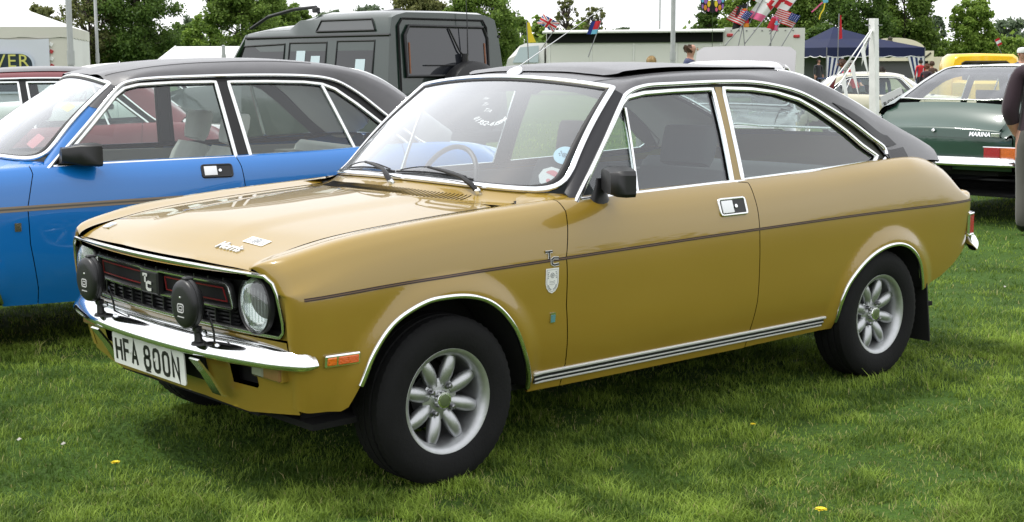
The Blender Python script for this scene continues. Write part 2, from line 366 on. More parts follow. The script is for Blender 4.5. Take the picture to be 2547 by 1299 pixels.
def lower_fn(u, t):
    u, t = np.broadcast_arrays(np.asarray(u, float), np.asarray(t, float))
    x, y, zc, z6 = PLAN_X(u), PLAN_Y(u), Z_COACH(u), Z_CROWN(u)
    fr = 1-sstep(-.62, -.42, u); re = sstep(3.0, 3.26, u); nose = 1-sstep(-.62, -.5, u)
    zi = np.where(u < .62, Z_SHUT(u), np.where(u > 2.7, Z_INR(u), z6+.004)); rr = sstep(2.7, 3.1, u)
    X = [x+.07*fr-.10*re, x+.035*fr-.05*re, x+.012*fr-.02*re, x, x-.012*fr-.008*re, x-.022*fr-.014*re, x-.030*fr-.02*re, x-.040*fr-.03*re]
    Y = [y-.085, y-.022, y-.004, y, y-.029-.002*nose-.01*rr, y-.055-.01*nose-.03*rr, y-.078-.02*nose-.05*rr, Y_IN(u)+0*y]
    Z = [.21+0*u, .41+0*u, .56-.01*nose, zc, np.maximum(z6-.062, zc+.03), z6-.021, z6, zi]
    px, py, pz = LBK(X, t), LBK(Y, t), LBK(Z, t)
    for (cx, cz, ra) in (ARCH_F, ARCH_R):
        r = np.hypot(px-cx, pz-cz); py = py+.020*(1-sstep(ra+.004, ra+.085, r))*sstep(.20, .30, pz)
    return px, py, pz
LOWER = Surf(lower_fn, (-.62, 3.26), (0, .86))
def side_fn(u, t):
    y = .735-.38*(t-.905)+.005*np.sin(np.pi*np.clip((t-.905)/.38, 0, 1))-.02*np.clip((u-2.0)/.9, 0, 2)**2
    return u+0*t, y, t+0*u
SIDE = Surf(side_fn, (.5, 3.1), (.86, 1.36))
# roofs ---------------------------------------------------------------------------------------------------------------
RK = multi([0, .05, .13, .33, .62], 5)
def make_roof(style):
    if style == 'coupe':
        zd = pchip([.9, 1.006, 1.055, 1.148, 1.312, 1.588, 1.794, 1.942, 2.089, 2.23, 2.369, 2.506, 2.583, 2.63, 2.75, 2.93, 3.2], [1.20, 1.249, 1.275, 1.294, 1.300, 1.305, 1.301, 1.284, 1.253, 1.20, 1.132, 1.049, .978, .945, .935, .935, .90])
        z2 = pchip([.9, .938, 1.05, 1.2, 1.5, 1.8, 2.0, 2.127, 2.355, 2.6, 2.845, 3.0, 3.11, 3.2], [1.290, 1.300, 1.316, 1.330, 1.344, 1.347, 1.345, 1.336, 1.277, 1.194, 1.102, 1.042, .995, .955])
        dz = pchip([.9, 1.5, 2.0, 2.4, 3.2], [.026, .028, .020, .014, .012])
    else:
        zd = pchip([.9, 1.006, 1.055, 1.148, 1.312, 1.7, 2.05, 2.18, 2.30, 2.42, 2.55, 2.66, 2.72, 2.8, 3.0], [1.20, 1.255, 1.285, 1.308, 1.318, 1.325, 1.318, 1.295, 1.225, 1.125, 1.015, .945, .93, .93, .93])
        z2 = pchip([.9, .938, 1.05, 1.2, 1.5, 1.8, 2.1, 2.3, 2.45, 2.6, 2.75, 2.9, 3.0], [1.295, 1.312, 1.342, 1.365, 1.386, 1.392, 1.380, 1.350, 1.300, 1.215, 1.105, 1.0, .94])
        dz = pchip([.9, 1.5, 2.2, 3.0], [.026, .030, .024, .015])
    def fn(u, t):
        u, t = np.broadcast_arrays(np.asarray(u, float), np.asarray(t, float))
        rear = sstep(1.85, 2.35, u); zD, z_2 = zd(u), z2(u); y0 = side_fn(u, zD)[1]
        y2 = .50+.045*rear; y1 = (y0-.020)*(1-rear)+(.34*y0+.66*y2+.030)*rear; z1 = (zD+.030)*(1-rear)+(zD*.30+z_2*.70)*rear; z1 = np.minimum(z1, z_2-.004)
        Y = [y0, y1, y2, .28+0*u, 0*u]; Z = [zD, z1, z_2, z_2+dz(u)*.8, z_2+dz(u)]
        y = RK(Y, t); z = RK(Z, t); w = 1-sstep(.938, 1.35, u)
        return u+.135*y*y*w, y, z
    return Surf(fn, (.93, 3.16), (0, .62))
ROOFS = {k: make_roof(k) for k in ('coupe', 'saloon')}
SAIL = Surf(ROOFS['coupe'].fn, (2.0, 3.12), (0, .13))
# windscreen, bonnet, front ---------------------------------------------------------------------------------------------
def ws_fn(u, t):                           # u: 0 base .. .56 header (metres along the glass), t = -w, w in -1..1
    u, t = np.broadcast_arrays(np.asarray(u, float), np.asarray(t, float)); v = u/.56; w = -t
    yb, yt = .69*w, .579*w
    xb, zb = .385+.25*yb**2+.55*yb**4, .953-.062*yb**2; xt, zt = .9383+.1351*yt**2, 1.3243-.1108*yt**2
    b = .016*np.sin(np.pi*np.clip(v, 0, 1))
    return xb+(xt-xb)*v-b, yb+(yt-yb)*v, zb+(zt-zb)*v+b*.6
WS = Surf(ws_fn, (0, .56), (-1, 1))
def bonnet_fn(u, t):                       # u: metres behind the lip, t = -y
    u, t = np.broadcast_arrays(np.asarray(u, float), np.asarray(t, float)); y = -t; v = u/1.0
    xf = -.668+.13*y*y; xr = .19+.58*y*y; x = xf+(xr-xf)*v; c = np.clip(1-(y/.6)**2, -1, 1)
    ze = Z_SHUT(np.clip(x+.0*c, -.62, .6)-0); nose = sstep(-.0, .30, v)
    z = ze+.030*c*nose+.010*np.exp(-((np.abs(y)-.30)/.05)**2)*0
    z = z+.007*(1-sstep(.20, .34, np.abs(y)-.05*v))*sstep(.10, .35, v)        # raised centre with soft creases
    front = np.clip((.06-u)/.06, 0, 1); z = z-.022*front**2.2*(1-.35*(y/.6)**2)
    return x, y, z
BONNET = Surf(bonnet_fn, (0, 1), (-.6, .6))
def cowl_fn(u, t):                         # u 0..1 from bonnet edge to windscreen base, t = -y
    u, t = np.broadcast_arrays(np.asarray(u, float), np.asarray(t, float)); y = -t
    xa = .19+.58*y*y+.004; xb = .385+.25*y*y+.55*y**4; c = np.clip(1-(y/.6)**2, -1, 1)
    za = Z_SHUT(np.clip(xa, -.6, 1))+.030*c+.007*(1-sstep(.15, .29, np.abs(y))); zb = .948-.062*y*y
    return xa+(xb-xa)*u, y, za+(zb-za)*u-.012*np.sin(np.pi*np.clip(u, 0, 1))
COWL = Surf(cowl_fn, (0, 1), (-.6, .6))
def face_x(y, z): return -.660+.13*y*y+.16*(.744-z)
FACE = Surf(lambda u, t: (face_x(u, t)+0*t, u+0*t, t+0*u), (-.72, .72), (.5, .76))
def tail_x(y, z): return 3.262-.05*(np.asarray(y)/.72)**2-.10*np.clip(np.asarray(z)-.72, 0, 1)-.25*np.clip(.55-np.asarray(z), 0, 1)
TAIL = Surf(lambda u, t: (tail_x(u, t)+0*t, -u+0*t, t+0*u), (-.72, .72), (.3, .9))
def px_poly(surf, pts): return surf.uv(pts)
def arch_poly(surf, pts): return surf.uv(pts)
# outlines traced from the photograph -----------------------------------------------------------------------------------
T_DOOR_F = LOWER.uv([(1399, 514), (1407, 526), (1409, 640), (1409, 760), (1406, 905)])
T_DOOR_R = LOWER.uv([(1861, 455), (1869, 470), (1877, 493), (1887, 537), (1890, 600), (1889, 680), (1884, 750), (1867, 816)])
ARF = LOWER.uv([(868, 1014), (898, 960), (930, 880), (985, 800), (1060, 752), (1110, 740), (1165, 737), (1210, 747), (1245, 770), (1283, 820), (1305, 880), (1315, 930), (1312, 965)])
ARR = LOWER.uv([(2078, 800), (2092, 755), (2110, 710), (2135, 673), (2160, 645), (2190, 622), (2222, 609), (2248, 609), (2270, 622), (2287, 650), (2293, 690), (2294, 718)])
def t_of_z(u, z):                          # section parameter at a height (lower body)
    ts = np.linspace(0, .5, 101); zz = lower_fn(np.full(101, u), ts)[2]; return float(np.interp(z, zz, ts))
U_SHUT_END = .41
def front_wing_poly():
    top = [(.50, .855), (.41, .858), (.2, .858), (-.1, .858), (-.4, .858), (-.62, .858)]
    front = [(-.62, .80), (-.62, .74), (-.62, .64), (-.62, .5), (-.62, .34), (-.62, .20), (-.618, t_of_z(-.5, .32)), (-.53, t_of_z(-.5, .312)), (-.45, t_of_z(-.45, .31)), (-.40, t_of_z(-.4, .305))]
    arch = [tuple(a) for a in ARF]
    back = [(ARF[-1][0]+.005, t_of_z(.35, .238)), (T_DOOR_F[-1][0], t_of_z(.53, .328-.092))] + [tuple(p) for p in T_DOOR_F[::-1]] + [(.545, .79)]
    return np.array(top+front+arch+back)
def door_poly():
    return np.array([tuple(p) for p in T_DOOR_F]+[tuple(p) for p in T_DOOR_R[::-1]]+[(1.515, .742), (1.51, .80), (.56, .80), (.548, .77)])
def rear_wing_poly(u_end=3.26):
    low = [(T_DOOR_R[-1][0], t_of_z(1.55, .238)), (ARR[0][0], t_of_z(2.1, .245))]
    back = [(2.80, t_of_z(2.8, .355)), (2.95, t_of_z(2.95, .393)), (3.08, t_of_z(3.08, .45)), (3.17, t_of_z(3.17, .50)), (u_end, t_of_z(3.25, .52)), (u_end, .5), (u_end, .86)]
    top = [(3.0, .86), (2.7, .86), (2.2, .80), (1.525, .80), (1.525, .742)]
    return np.array([tuple(p) for p in T_DOOR_R]+low+[tuple(a) for a in ARR]+back+top)
GLASS_D = SIDE.uv([(1446, 489), (1500, 372), (1549, 263), (1562, 246), (1604, 235), (1675, 229), (1772, 225), (1796, 324), (1821, 454), (1592, 480)])
QL_TOP, QL_BOT = SIDE.uv([(1556, 268), (1587, 480)])
GLASS_R = SIDE.uv([(1803, 223), (1871, 225), (1930, 233), (1989, 251), (2028, 273), (2067, 300), (2107, 330), (2146, 364), (2180, 388), (2172, 400), (2028, 422), (1851, 445), (1828, 336)])
DRIP_C = SIDE.uv([(1431, 505), (1498, 360), (1540, 263), (1552, 240), (1570, 226), (1604, 215), (1675, 210), (1789, 205), (1871, 206), (1930, 215), (1989, 232), (2048, 262), (2107, 299), (2166, 344), (2199, 371), (2203, 385)])
BELT_C = SIDE.uv([(1443, 497), (1592, 479.5), (1824, 453), (1867, 452), (2028, 429), (2146, 412), (2190, 404), (2201, 394)])
# saloon greenhouse, from the blue car's own shapes (metres along x, height)
S_DRIP = np.array([(.634, .888), (.841, 1.092), (.985, 1.240), (1.04, 1.285), (1.10, 1.303), (1.2, 1.313), (1.4, 1.320), (1.7, 1.325), (2.0, 1.320), (2.12, 1.308), (2.2, 1.285), (2.30, 1.225), (2.42, 1.125), (2.55, 1.015), (2.63, .958), (2.66, .945)])
S_GF = np.array([(.70, .912), (.86, 1.075), (1.005, 1.228), (1.05, 1.262), (1.12, 1.278), (1.3, 1.287), (1.515, 1.289), (1.54, 1.1), (1.565, .918)])
S_GR = np.array([(1.595, 1.288), (1.8, 1.288), (2.0, 1.283), (2.1, 1.272), (2.17, 1.245), (2.28, 1.165), (2.40, 1.065), (2.52, .968), (2.545, .945), (2.48, .932), (2.3, .926), (1.655, .918), (1.625, 1.1)])
S_BELT = np.array([(.66, .899), (1.0, .905), (1.58, .911), (2.2, .918), (2.45, .926), (2.58, .942), (2.64, .957)])
def surf_path(surf, uv, step=.03, closed=False, sg=-1, smooth=True):
    q = smooth_path(uv, step, closed) if smooth else resample(uv, step, closed)
    return surf.P(q[:, 0], q[:, 1], sg), surf.N(q[:, 0], q[:, 1], sg)
def ring_mesh(surf, poly, w, h, mat_, parent, name, sg, step=.02, base=0.0, smooth=False):
    P, N = surf_path(surf, poly, step, True, sg, smooth); return strip(name, P, N, w, h, mat_, parent, True, base)
# wheels ------------------------------------------------------------------------------------------------------------------
def tyre_mesh(rad=.284, rim=.172, wid=.19, n=112):
    hw = wid/2; prof = [(rim, -hw*.80), (rim+.012, -hw*.90), (rim+.03, -hw*.965), (rim+.06, -hw*1.0), (rad-.035, -hw*.97), (rad-.014, -hw*.88), (rad-.004, -hw*.76)]
    tread = [(rad, -hw*.70), (rad, -hw*.40), (rad-.009, -hw*.385), (rad-.009, -hw*.335), (rad+.001, -hw*.32), (rad+.001, -hw*.04), (rad-.009, -hw*.025), (rad-.009, hw*.025)]
    full = prof+tread; full = full+[(r_, -h_) for r_, h_ in reversed(full[:-1])]
    V = []; F = []; m = len(full)
    for k in range(n):
        w = 2*math.pi*k/n; d = .0035 if k % 2 else 0
        for i, (r_, h_) in enumerate(full):
            rr_ = r_-(d if (5 <= i <= 8 or m-9 <= i <= m-6) else 0); V.append((rr_*math.cos(w), h_, rr_*math.sin(w)))
    for k in range(n):
        j = (k+1) % n
        for i in range(m-1): F.append((k*m+i, j*m+i, j*m+i+1, k*m+i+1))
    return mesh_np('tyre', V, F, True, 30)
def wheel(parent, x, y, z, sg, style, cap=(.13, .17, .08)):
    w = empty('wheel', (x, y, z), 0 if sg < 0 else math.pi, parent)            # outer face looks along -y
    link('tyre', tyre_mesh(), M_TYRE, w)
    yo = -.062                             # flange plane
    rim = MB(); rim.lathe([(.140, .09), (.152, .02), (.155, -.02), (.158, -.05), (.168, -.062), (.1795, -.070), (.1815, -.076), (.176, -.080), (.166, -.078), (.158, -.070), (.150, -.052), (.147, -.020), (.140, .02), (.135, .09)], 72, (0, 0, 0), (0, 1, 0), False)
    if style == 'alloy':
        rim.build('rim', M_ALLOY, w, True, 40)
        MB().lathe([(.001, -.034), (.060, -.034), (.071, -.029), (.074, .03)], 40, (0, 0, 0), (0, 1, 0), True).build('hub', M_ALLOY, w)
        for k in range(8):
            a = 2*math.pi*(k+.5)/8+.10; c, s = math.cos(a), math.sin(a); rings = []
            for q in np.linspace(0, 1, 12):
                r0 = .046+.102*q; wd = .013+.0135*math.sin(math.pi*min(1, q*.80+.08))**.8; hgt = .026*math.sin(math.pi*(.14+.74*q))**.7
                yc = -.024-.014*q
                rings.append([(r0*c-s*wd*math.cos(g), yc-hgt*math.sin(g)*.9, r0*s+c*wd*math.cos(g)) for g in np.linspace(0, 2*math.pi, 12, endpoint=False)])
            MB().loft(rings).build('spoke', M_ALLOY, w, True, 60)
        for k in range(4):
            a = 2*math.pi*(k+.5)/4+.18; MB().lathe([(.0135, -.030), (.0135, -.036), (.0085, -.037), (.0085, -.054), (.005, -.058)], 12, (.052*math.cos(a), 0, .052*math.sin(a)), (0, 1, 0)).build('wheel_nut', M_STEEL, w)
        MB().lathe([(.031, -.030), (.030, -.054), (.027, -.058), (.0205, -.059), (.020, -.057)], 32, (0, 0, 0), (0, 1, 0), True).build('centre_cap', M_CHROME_SOFT, w)
        MB().lathe([(.0200, -.056), (.0200, -.0585), (.017, -.0595)], 24, (0, 0, 0), (0, 1, 0), True).build('cap_disc', mat('cap_green', cap, .4, .4), w)
    else:
        rim.build('rim', M_STEEL, w, True, 40)
        MB().lathe([(.150, -.03), (.120, -.062), (.07, -.055), (.06, -.04), (.05, -.058), (.001, -.062)], 48, (0, 0, 0), (0, 1, 0), True).build('wheel_disc', M_CHROME_SOFT, w)
    MB().lathe([(.12, .07), (.12, .085)], 32, (0, 0, 0), (0, 1, 0), True).build('brake_drum', M_DARK, w)
    return w
# text -----------------------------------------------------------------------------------------------------------------------
def text_mesh(s, size, depth=.001, res=2, spacing=1.0, shear=0.0, bold=0.0):
    c = bpy.data.curves.new('t', 'FONT'); c.body = s; c.size = size; c.extrude = depth; c.resolution_u = res; c.align_x = 'CENTER'; c.align_y = 'CENTER'; c.space_character = spacing; c.shear = shear; c.offset = bold
    o = bpy.data.objects.new('t', c); COL.objects.link(o); dg = bpy.context.evaluated_depsgraph_get(); dg.update()
    me = bpy.data.meshes.new_from_object(o.evaluated_get(dg)); bpy.data.objects.remove(o); bpy.data.curves.remove(c); return me
def place_text(name, s, size, o, ax, ay, mat_, parent, **k):
    me = text_mesh(s, size, **k); ax = np.asarray(ax, float); ay = np.asarray(ay, float); az = np.cross(ax, ay)
    me.transform(Matrix(((ax[0], ay[0], az[0], o[0]), (ax[1], ay[1], az[1], o[1]), (ax[2], ay[2], az[2], o[2]), (0, 0, 0, 1)))); me.update()
    return link(name, me, mat_, parent)
GLYPH = {'H': [[(0, 0), (0, 1)], [(1, 0), (1, 1)], [(0, .52), (1, .52)]], 'F': [[(0, 0), (0, 1), (1, 1)], [(0, .52), (.85, .52)]],
         'A': [[(0, 0), (.5, 1), (1, 0)], [(.19, .32), (.81, .32)]], 'N': [[(0, 0), (0, 1), (1, 0), (1, 1)]],
         '0': [[(.5, 0), (.85, .04), (1, .18), (1, .82), (.85, .96), (.5, 1), (.15, .96), (0, .82), (0, .18), (.15, .04), (.5, 0)]],
         '8': [[(.5, 0), (.85, .04), (1, .18), (1, .40), (.82, .52), (.5, .53), (.18, .52), (0, .40), (0, .18), (.15, .04), (.5, 0)], [(.5, .53), (.80, .56), (.95, .66), (.95, .84), (.8, .96), (.5, 1), (.2, .96), (.05, .84), (.05, .66), (.2, .56), (.5, .53)]],
         'T': [[(0, 1), (1, 1)], [(.5, 1), (.5, 0)]], 'C': [[(1, .92), (.3, 1), (0, .8), (0, .2), (.3, 0), (1, .08)]]}
def glyph_strips(mb, ch, o, ax, ay, w, h, stroke, thick):
    az = np.cross(ax, ay)
    for st in GLYPH[ch]:
        P = np.array([o+ax*(a*w)+ay*(b*h) for a, b in st]); m = len(P); closed = np.allclose(P[0], P[-1])
        if closed: P = P[:-1]; m -= 1
        A = []
        for i in range(m):
            p = P[(i-1) % m] if closed or i > 0 else None; q = P[(i+1) % m] if closed or i < m-1 else None
            d1 = None if p is None else (P[i]-p)/np.linalg.norm(P[i]-p); d2 = None if q is None else (q-P[i])/np.linalg.norm(q-P[i])
            if d1 is None: n = np.cross(az, d2); f = 1
            elif d2 is None: n = np.cross(az, d1); f = 1
            else:
                n1 = np.cross(az, d1); n2 = np.cross(az, d2); n = n1+n2; L_ = np.linalg.norm(n); n = n/L_; f = min(1/max(.35, n@n1), 2.6)
            A += [P[i]+n*stroke*.5*f+az*thick, P[i]-n*stroke*.5*f+az*thick, P[i]+n*stroke*.5*f, P[i]-n*stroke*.5*f]
        F = []
        for i in range(m if closed else m-1):
            j = (i+1) % m; a, b = 4*i, 4*j; F += [(a, a+1, b+1, b), (a, b, b+2, a+2), (a+1, a+3, b+3, b+1)]
        mb.add(A, F)
SEAT_SEC = [(-1, .0), (-.98, .6), (-.85, .92), (-.45, 1.0), (0, .93), (.45, 1.0), (.85, .92), (.98, .6), (1, 0), (.9, -.5), (0, -.6), (-.9, -.5)]
def cushion(mb, path, wid, thick, yc):     # upholstered slab following a path in the x-z plane
    P = np.asarray(path, float); rings = []
    for i, p in enumerate(P):
        a = P[max(0, i-1)]; b = P[min(len(P)-1, i+1)]; t = (b-a)/np.linalg.norm(b-a); n = np.array([-t[1], t[0]])
        e = min(1, .55+.45*math.sin(math.pi*min(1, max(.0, (i+.35)/(len(P)-.3)))))
        rings.append([(p[0]+n[0]*thick*q*e, yc+wid*.5*w*(.9+.1*e), p[1]+n[1]*thick*q*e) for w, q in SEAT_SEC])
    mb.loft(rings)
def seat(parent, x, yc, m, rest=True):
    b = MB(); cushion(b, [(x+.02, .40), (x+.10, .425), (x+.30, .41), (x+.46, .395), (x+.52, .40)][::-1], .50, -.07, yc); b.build('seat_cushion', m, parent, True, 60)
    b = MB(); cushion(b, [(x+.47, .40), (x+.53, .55), (x+.585, .72), (x+.63, .86), (x+.655, .93)], .50, .075, yc); b.build('seat_back', m, parent, True, 60)
    if rest:
        b = MB(); cushion(b, [(x+.655, .955), (x+.67, .99), (x+.69, 1.06), (x+.70, 1.105), (x+.70, 1.12)], .27, .06, yc); o = b.build('headrest', m, parent, True, 60)
M_LINING = mat('pale_headlining', (.34, .34, .31), .9)
def build_car(name, style, loc, rz, body, roofm, o):
    root = empty(name, loc, rz); g = o.get
    hero = g('hero', False); A_M = g('pillar', roofm); trim = g('trim', M_CHROME); RF = ROOFS[style]
    drip, belt = (DRIP_C, BELT_C) if style == 'coupe' else (S_DRIP, S_BELT); tw = M_CHROME_SOFT if not hero else M_CHROME
    frontD = T_DOOR_F
    # --- bonnet, scuttle, windscreen
    panel('bonnet', BONNET, [(0, -.595), (.97, -.595), (1.0, -.55), (1.0, .55), (.97, .595), (0, .595)], body, root, 1, step=.03, lip=.02)
    cw = panel('scuttle_panel', COWL, [(.0, -.60), (1.0, -.60), (1.0, .60), (.0, .60)], body, root, 1, step=.05, lip=0)
    b = MB()
    for k in range(56):
        y = -.44+k*.016
        P = COWL.P(np.array([.30, .50, .66]), np.full(3, -y), 1); P[:, 2] += .0004; b.tube(P, .0016, 4)
    tag(b.build('vent_slats', M_DARK, cw), kind='stuff')
    rr = .10
    wsp = [(0.006, -.915), (.0, -.86), (.0, -.4), (.0, 0), (.0, .4), (.0, .86), (.006, .915), (.022, .958), (.055, .986), (.12, .997), (.56, 1.0), (.56, .5), (.56, 0), (.56, -.5), (.56, -1.0), (.12, -.997), (.055, -.986), (.022, -.958)]
    panel('windscreen', WS, [(.008+(u-.0)*.972, t*.975) for u, t in wsp], g('screen', M_SCREEN), root, 1, step=.05, lip=0)
    fr = np.array(wsp)
    Pn = WS.P(fr[:, 0], fr[:, 1], 1); q = []
    top = resample(fr[9:16], .03); low = smooth_path(np.array(list(fr[15:])+list(fr[:10])), .03)
    for nm, w_, h_, ba, m_, sc in (('windscreen_trim', .022, .009, .004, trim, 1.0), ('windscreen_seal', .022, .007, -.001, M_RUBBER, .968)):
        mb = MB()
        for seg in (top, low):
            uu = .28+(seg[:, 0]-.28)*sc; tt = seg[:, 1]*sc
            strip('', WS.P(uu, tt, 1), WS.N(uu, tt, 1), w_, h_, None, None, False, ba, mb)
        mb.build(nm, m_, root, True, 50)
    # --- roof skin
    if style == 'coupe':
        rp = [(.938, .62), (.938, .3), (.938, 0)]+[(u, 0) for u in np.arange(1.0, 2.95, .1)]+[(3.03, .0), (3.075, .04), (3.085, .10), (3.06, .15), (2.22, .15), (2.16, .19), (2.14, .3), (2.13, .62)]
        gp = [(2.145, .62), (2.152, .3), (2.172, .2), (2.225, .16), (2.97, .16), (2.985, .3), (2.99, .62)]
    else:
        rp = [(.938, .62), (.938, .3), (.938, 0)]+[(u, 0) for u in np.arange(1.0, 2.7, .1)]+[(2.80, 0), (2.86, .05), (2.86, .13), (2.80, .19), (2.40, .19), (2.34, .24), (2.32, .62)]
        gp = [(2.33, .62), (2.35, .25), (2.41, .2), (2.80, .2), (2.83, .3), (2.84, .62)]
    for sg in (-1, 1):
        panel('roof_skin', RF, rp, roofm, root, sg, step=.035, lip=.01); panel('headlining', RF, rp, g('lining', M_LINING), root, sg, step=.08, off=-.022, lip=0)
        panel('rear_screen', RF, gp, g('glass', M_GLASS), root, sg, step=.06, off=-.006, lip=0)
        P, N = surf_path(RF, gp[:-1] if 0 else gp, .03, False, sg, False); strip('rear_screen_trim', P, N, .014, .007, tw, root, False, 0)
        s_ = .155
        u_ = np.arange(.955, 2.10, .04); strip('roof_seam', RF.P(u_, 0*u_+s_, sg), RF.N(u_, 0*u_+s_, sg), .005, .0025, roofm, root, False, 0)
    # --- both flanks
    for sg in (-1, 1):
        panel('front_wing', LOWER, front_wing_poly(), body, root, sg, gap=.0022, step=.018 if hero and sg < 0 else .03)
        if style == 'coupe':
            door = panel('door', LOWER, door_poly(), body, root, sg, gap=.0022, step=.035)
            panel('rear_wing', LOWER, rear_wing_poly(), body, root, sg, gap=.0022, step=.02 if hero and sg < 0 else .035)
            sill_end = T_DOOR_R[-1][0]; backs = [T_DOOR_F, T_DOOR_R]
        else:
            ue = 1.585; fp = [tuple(p) for p in T_DOOR_F]+[(ue-.03, t_of_z(1.55, .328)), (ue, t_of_z(1.55, .45)), (ue+.005, .5), (ue-.005, .66), (ue-.02, .742), (ue-.02, .80), (.56, .80), (.548, .77)]
            door = panel('door', LOWER, fp, body, root, sg, gap=.0022, step=.035)
            ar = [tuple(p) for p in ARR[:7]]
            rp2 = [(ue-.03, t_of_z(1.55, .328)), (2.06, t_of_z(2.0, .328))]+ar+[(2.49, .60), (2.50, .742), (2.50, .80), (ue-.02, .80), (ue-.02, .742), (ue-.005, .66), (ue+.005, .5), (ue, t_of_z(1.55, .45))]
            d2 = panel('rear_door', LOWER, rp2, body, root, sg, gap=.0022, step=.035)
            q2 = [(2.06, t_of_z(2.0, .328)), (2.06, t_of_z(2.0, .24))]+[(ARR[0][0], t_of_z(2.1, .245))]
            rw = ar[-1:]+[tuple(p) for p in ARR[7:]]+[(2.80, t_of_z(2.8, .33)), (3.1, t_of_z(3.08, .38)), (3.26, t_of_z(3.25, .42)), (3.26, .5), (3.26, .86), (2.7, .86), (2.50, .80), (2.50, .742), (2.49, .60)]
            panel('rear_wing', LOWER, rw, body, root, sg, gap=.0022, step=.04)
            sill_end = 2.06; backs = [T_DOOR_F, np.array([(ue-.03, t_of_z(1.55, .328)), (ue, t_of_z(1.55, .45)), (ue+.005, .5), (ue-.005, .66), (ue-.02, .742)]), np.array([(2.49, .60), (2.50, .742)])]
            s2 = np.array([(ue, .86)])
        sill = panel('sill', LOWER, [(T_DOOR_F[-1][0], t_of_z(.6, .236)), (sill_end, t_of_z(1.5, .236)), (sill_end, t_of_z(1.5, .328)), (T_DOOR_F[-1][0], t_of_z(.6, .328))], body, root, sg, gap=.002, step=.05)
        mb = MB()
        for bk in backs:
            P, N = surf_path(LOWER, bk, .03, False, sg); strip('', P, N, .05, .003, None, None, False, -.018, mb)
        P, N = surf_path(LOWER, np.array([(.53, t_of_z(.6, .328)), (sill_end, t_of_z(1.5, .328))]), .1, False, sg); strip('', P, N, .05, .003, None, None, False, -.018, mb)
        u_ = np.linspace(-.60, .47, 30); strip('', LOWER.P(u_, 0*u_+.858, sg), LOWER.N(u_, 0*u_+.858, sg), .05, .003, None, None, False, -.022, mb)
        mb.build('shut_channel', M_DARK, root)
        # arch mouldings and liners
        for AR, nm in ((ARF, 'wheel_arch_trim'), (ARR, 'wheel_arch_trim')):
            P, N = surf_path(LOWER, AR[1:] if AR is ARF else AR, .02, False, sg); strip(nm, P, N, .017, .010, trim, root, False, -.002)
            ins = P.copy(); ins[:, 1] -= sg*.20; ins2 = P-N*.012
            MB().loft([[tuple(p) for p in ins2], [tuple(p) for p in ins]], False, False).build('wheel_arch_liner', M_DARK, root)
        # window band: dark surround with holes, panes, bright frames
        gf = GLASS_D if style == 'coupe' else S_GF; gr = GLASS_R if style == 'coupe' else S_GR
        outer = np.vstack([drip, belt[::-1]+np.array([0, -.006])])
        panel('window_surround', SIDE, outer, g('surround', M_RUBBER), root, sg, holes=[inset(gf, .004), inset(gr, .004)], step=.05, off=-.010, lip=.02)
        gl = g('glass', M_GLASS)
        ql = (QL_TOP, QL_BOT) if style == 'coupe' else None
        w1 = panel('window_pane', SIDE, gf, gl, root, sg, step=.08, off=-.016, lip=0)
        w2 = panel('rear_window_pane', SIDE, gr, gl, root, sg, step=.08, off=-.016, lip=0)
        fsel = gf[:9] if style == 'coupe' else gf
        P, N = surf_path(SIDE, inset(gf, -.006)[:9], .02, False, sg, False); strip('window_frame', P, N, .020, .009, tw, root, False, -.006)
        P, N = surf_path(SIDE, inset(gr, -.006), .02, True, sg, False); strip('rear_window_frame', P, N, .020, .009, tw, root, True, -.006)
        if ql is not None:
            P, N = surf_path(SIDE, np.array(ql), .03, False, sg, False); strip('quarter_light_bar', P, N, .013, .010, tw, root, False, -.008)
            cp = SIDE.uv([(1779, 216), (1797, 216), (1851, 451), (1829, 453)]); panel('door_pillar', SIDE, cp, body, root, sg, step=.05, off=-.004, lip=.008)
        else:
            panel('door_pillar', SIDE, [(1.53, 1.296), (1.59, 1.296), (1.645, .915), (1.58, .915)], M_BLACK, root, sg, step=.05, off=-.006, lip=.008)
            P, N = surf_path(SIDE, np.array([(2.10, 1.276), (2.235, .925)]), .03, False, sg, False); strip('quarter_light_bar', P, N, .018, .010, tw, root, False, -.008)
        P, N = surf_path(SIDE, drip, .02, False, sg); strip('gutter_trim', P, N, .017, .012, trim, root, False, 0)
        P, N = surf_path(SIDE, belt, .03, False, sg); strip('waist_trim', P, N, .015, .010, trim, root, False, -.002)
        # screen pillar
        v = np.linspace(0, .56, 24); E1 = WS.P(v, np.full(24, -sg*1.0), 1); nn = smooth_path(drip, .01); kk = np.argmax(nn[:, 1] > 1.262 if style == 'coupe' else nn[:, 1] > 1.275)
        dd = nn[:kk+1]; s_ = np.linspace(0, 1, len(dd)); ii = np.linspace(0, 1, 24); D2 = np.stack([np.interp(ii, s_, dd[:, 0]), np.interp(ii, s_, dd[:, 1])], 1); E2 = SIDE.P(D2[:, 0], D2[:, 1], sg)
        MIDp = (E1+E2)/2+np.array([-.010, sg*.010, 0]); rows = [[tuple(p) for p in E] for E in (E1, MIDp, E2)]
        pil = MB().loft(rows, False, False)
        pil.build('screen_pillar', A_M, root, True, 80)
        MB().loft([[tuple(p+np.array([.03, -sg*.015, -.01])) for p in E1], [tuple(p+np.array([.04, -sg*.03, -.01])) for p in E2]], False, False).build('pillar_lining', g('lining', M_BLACKM), root)
        if style == 'saloon':
            vv = slice(16, 24); MB().loft([[tuple(p+np.array([-.002, sg*.002, .001])) for p in E[vv]] for E in (E1, MIDp, E2)], False, False).build('pillar_vinyl', roofm, root, True, 80)
        # corner between scuttle, wing and pillar
        ua = np.linspace(.41, .64, 8); Lp = LOWER.P(ua, np.full(8, .80), sg); Lp2 = LOWER.P(ua, np.full(8, .86), sg)
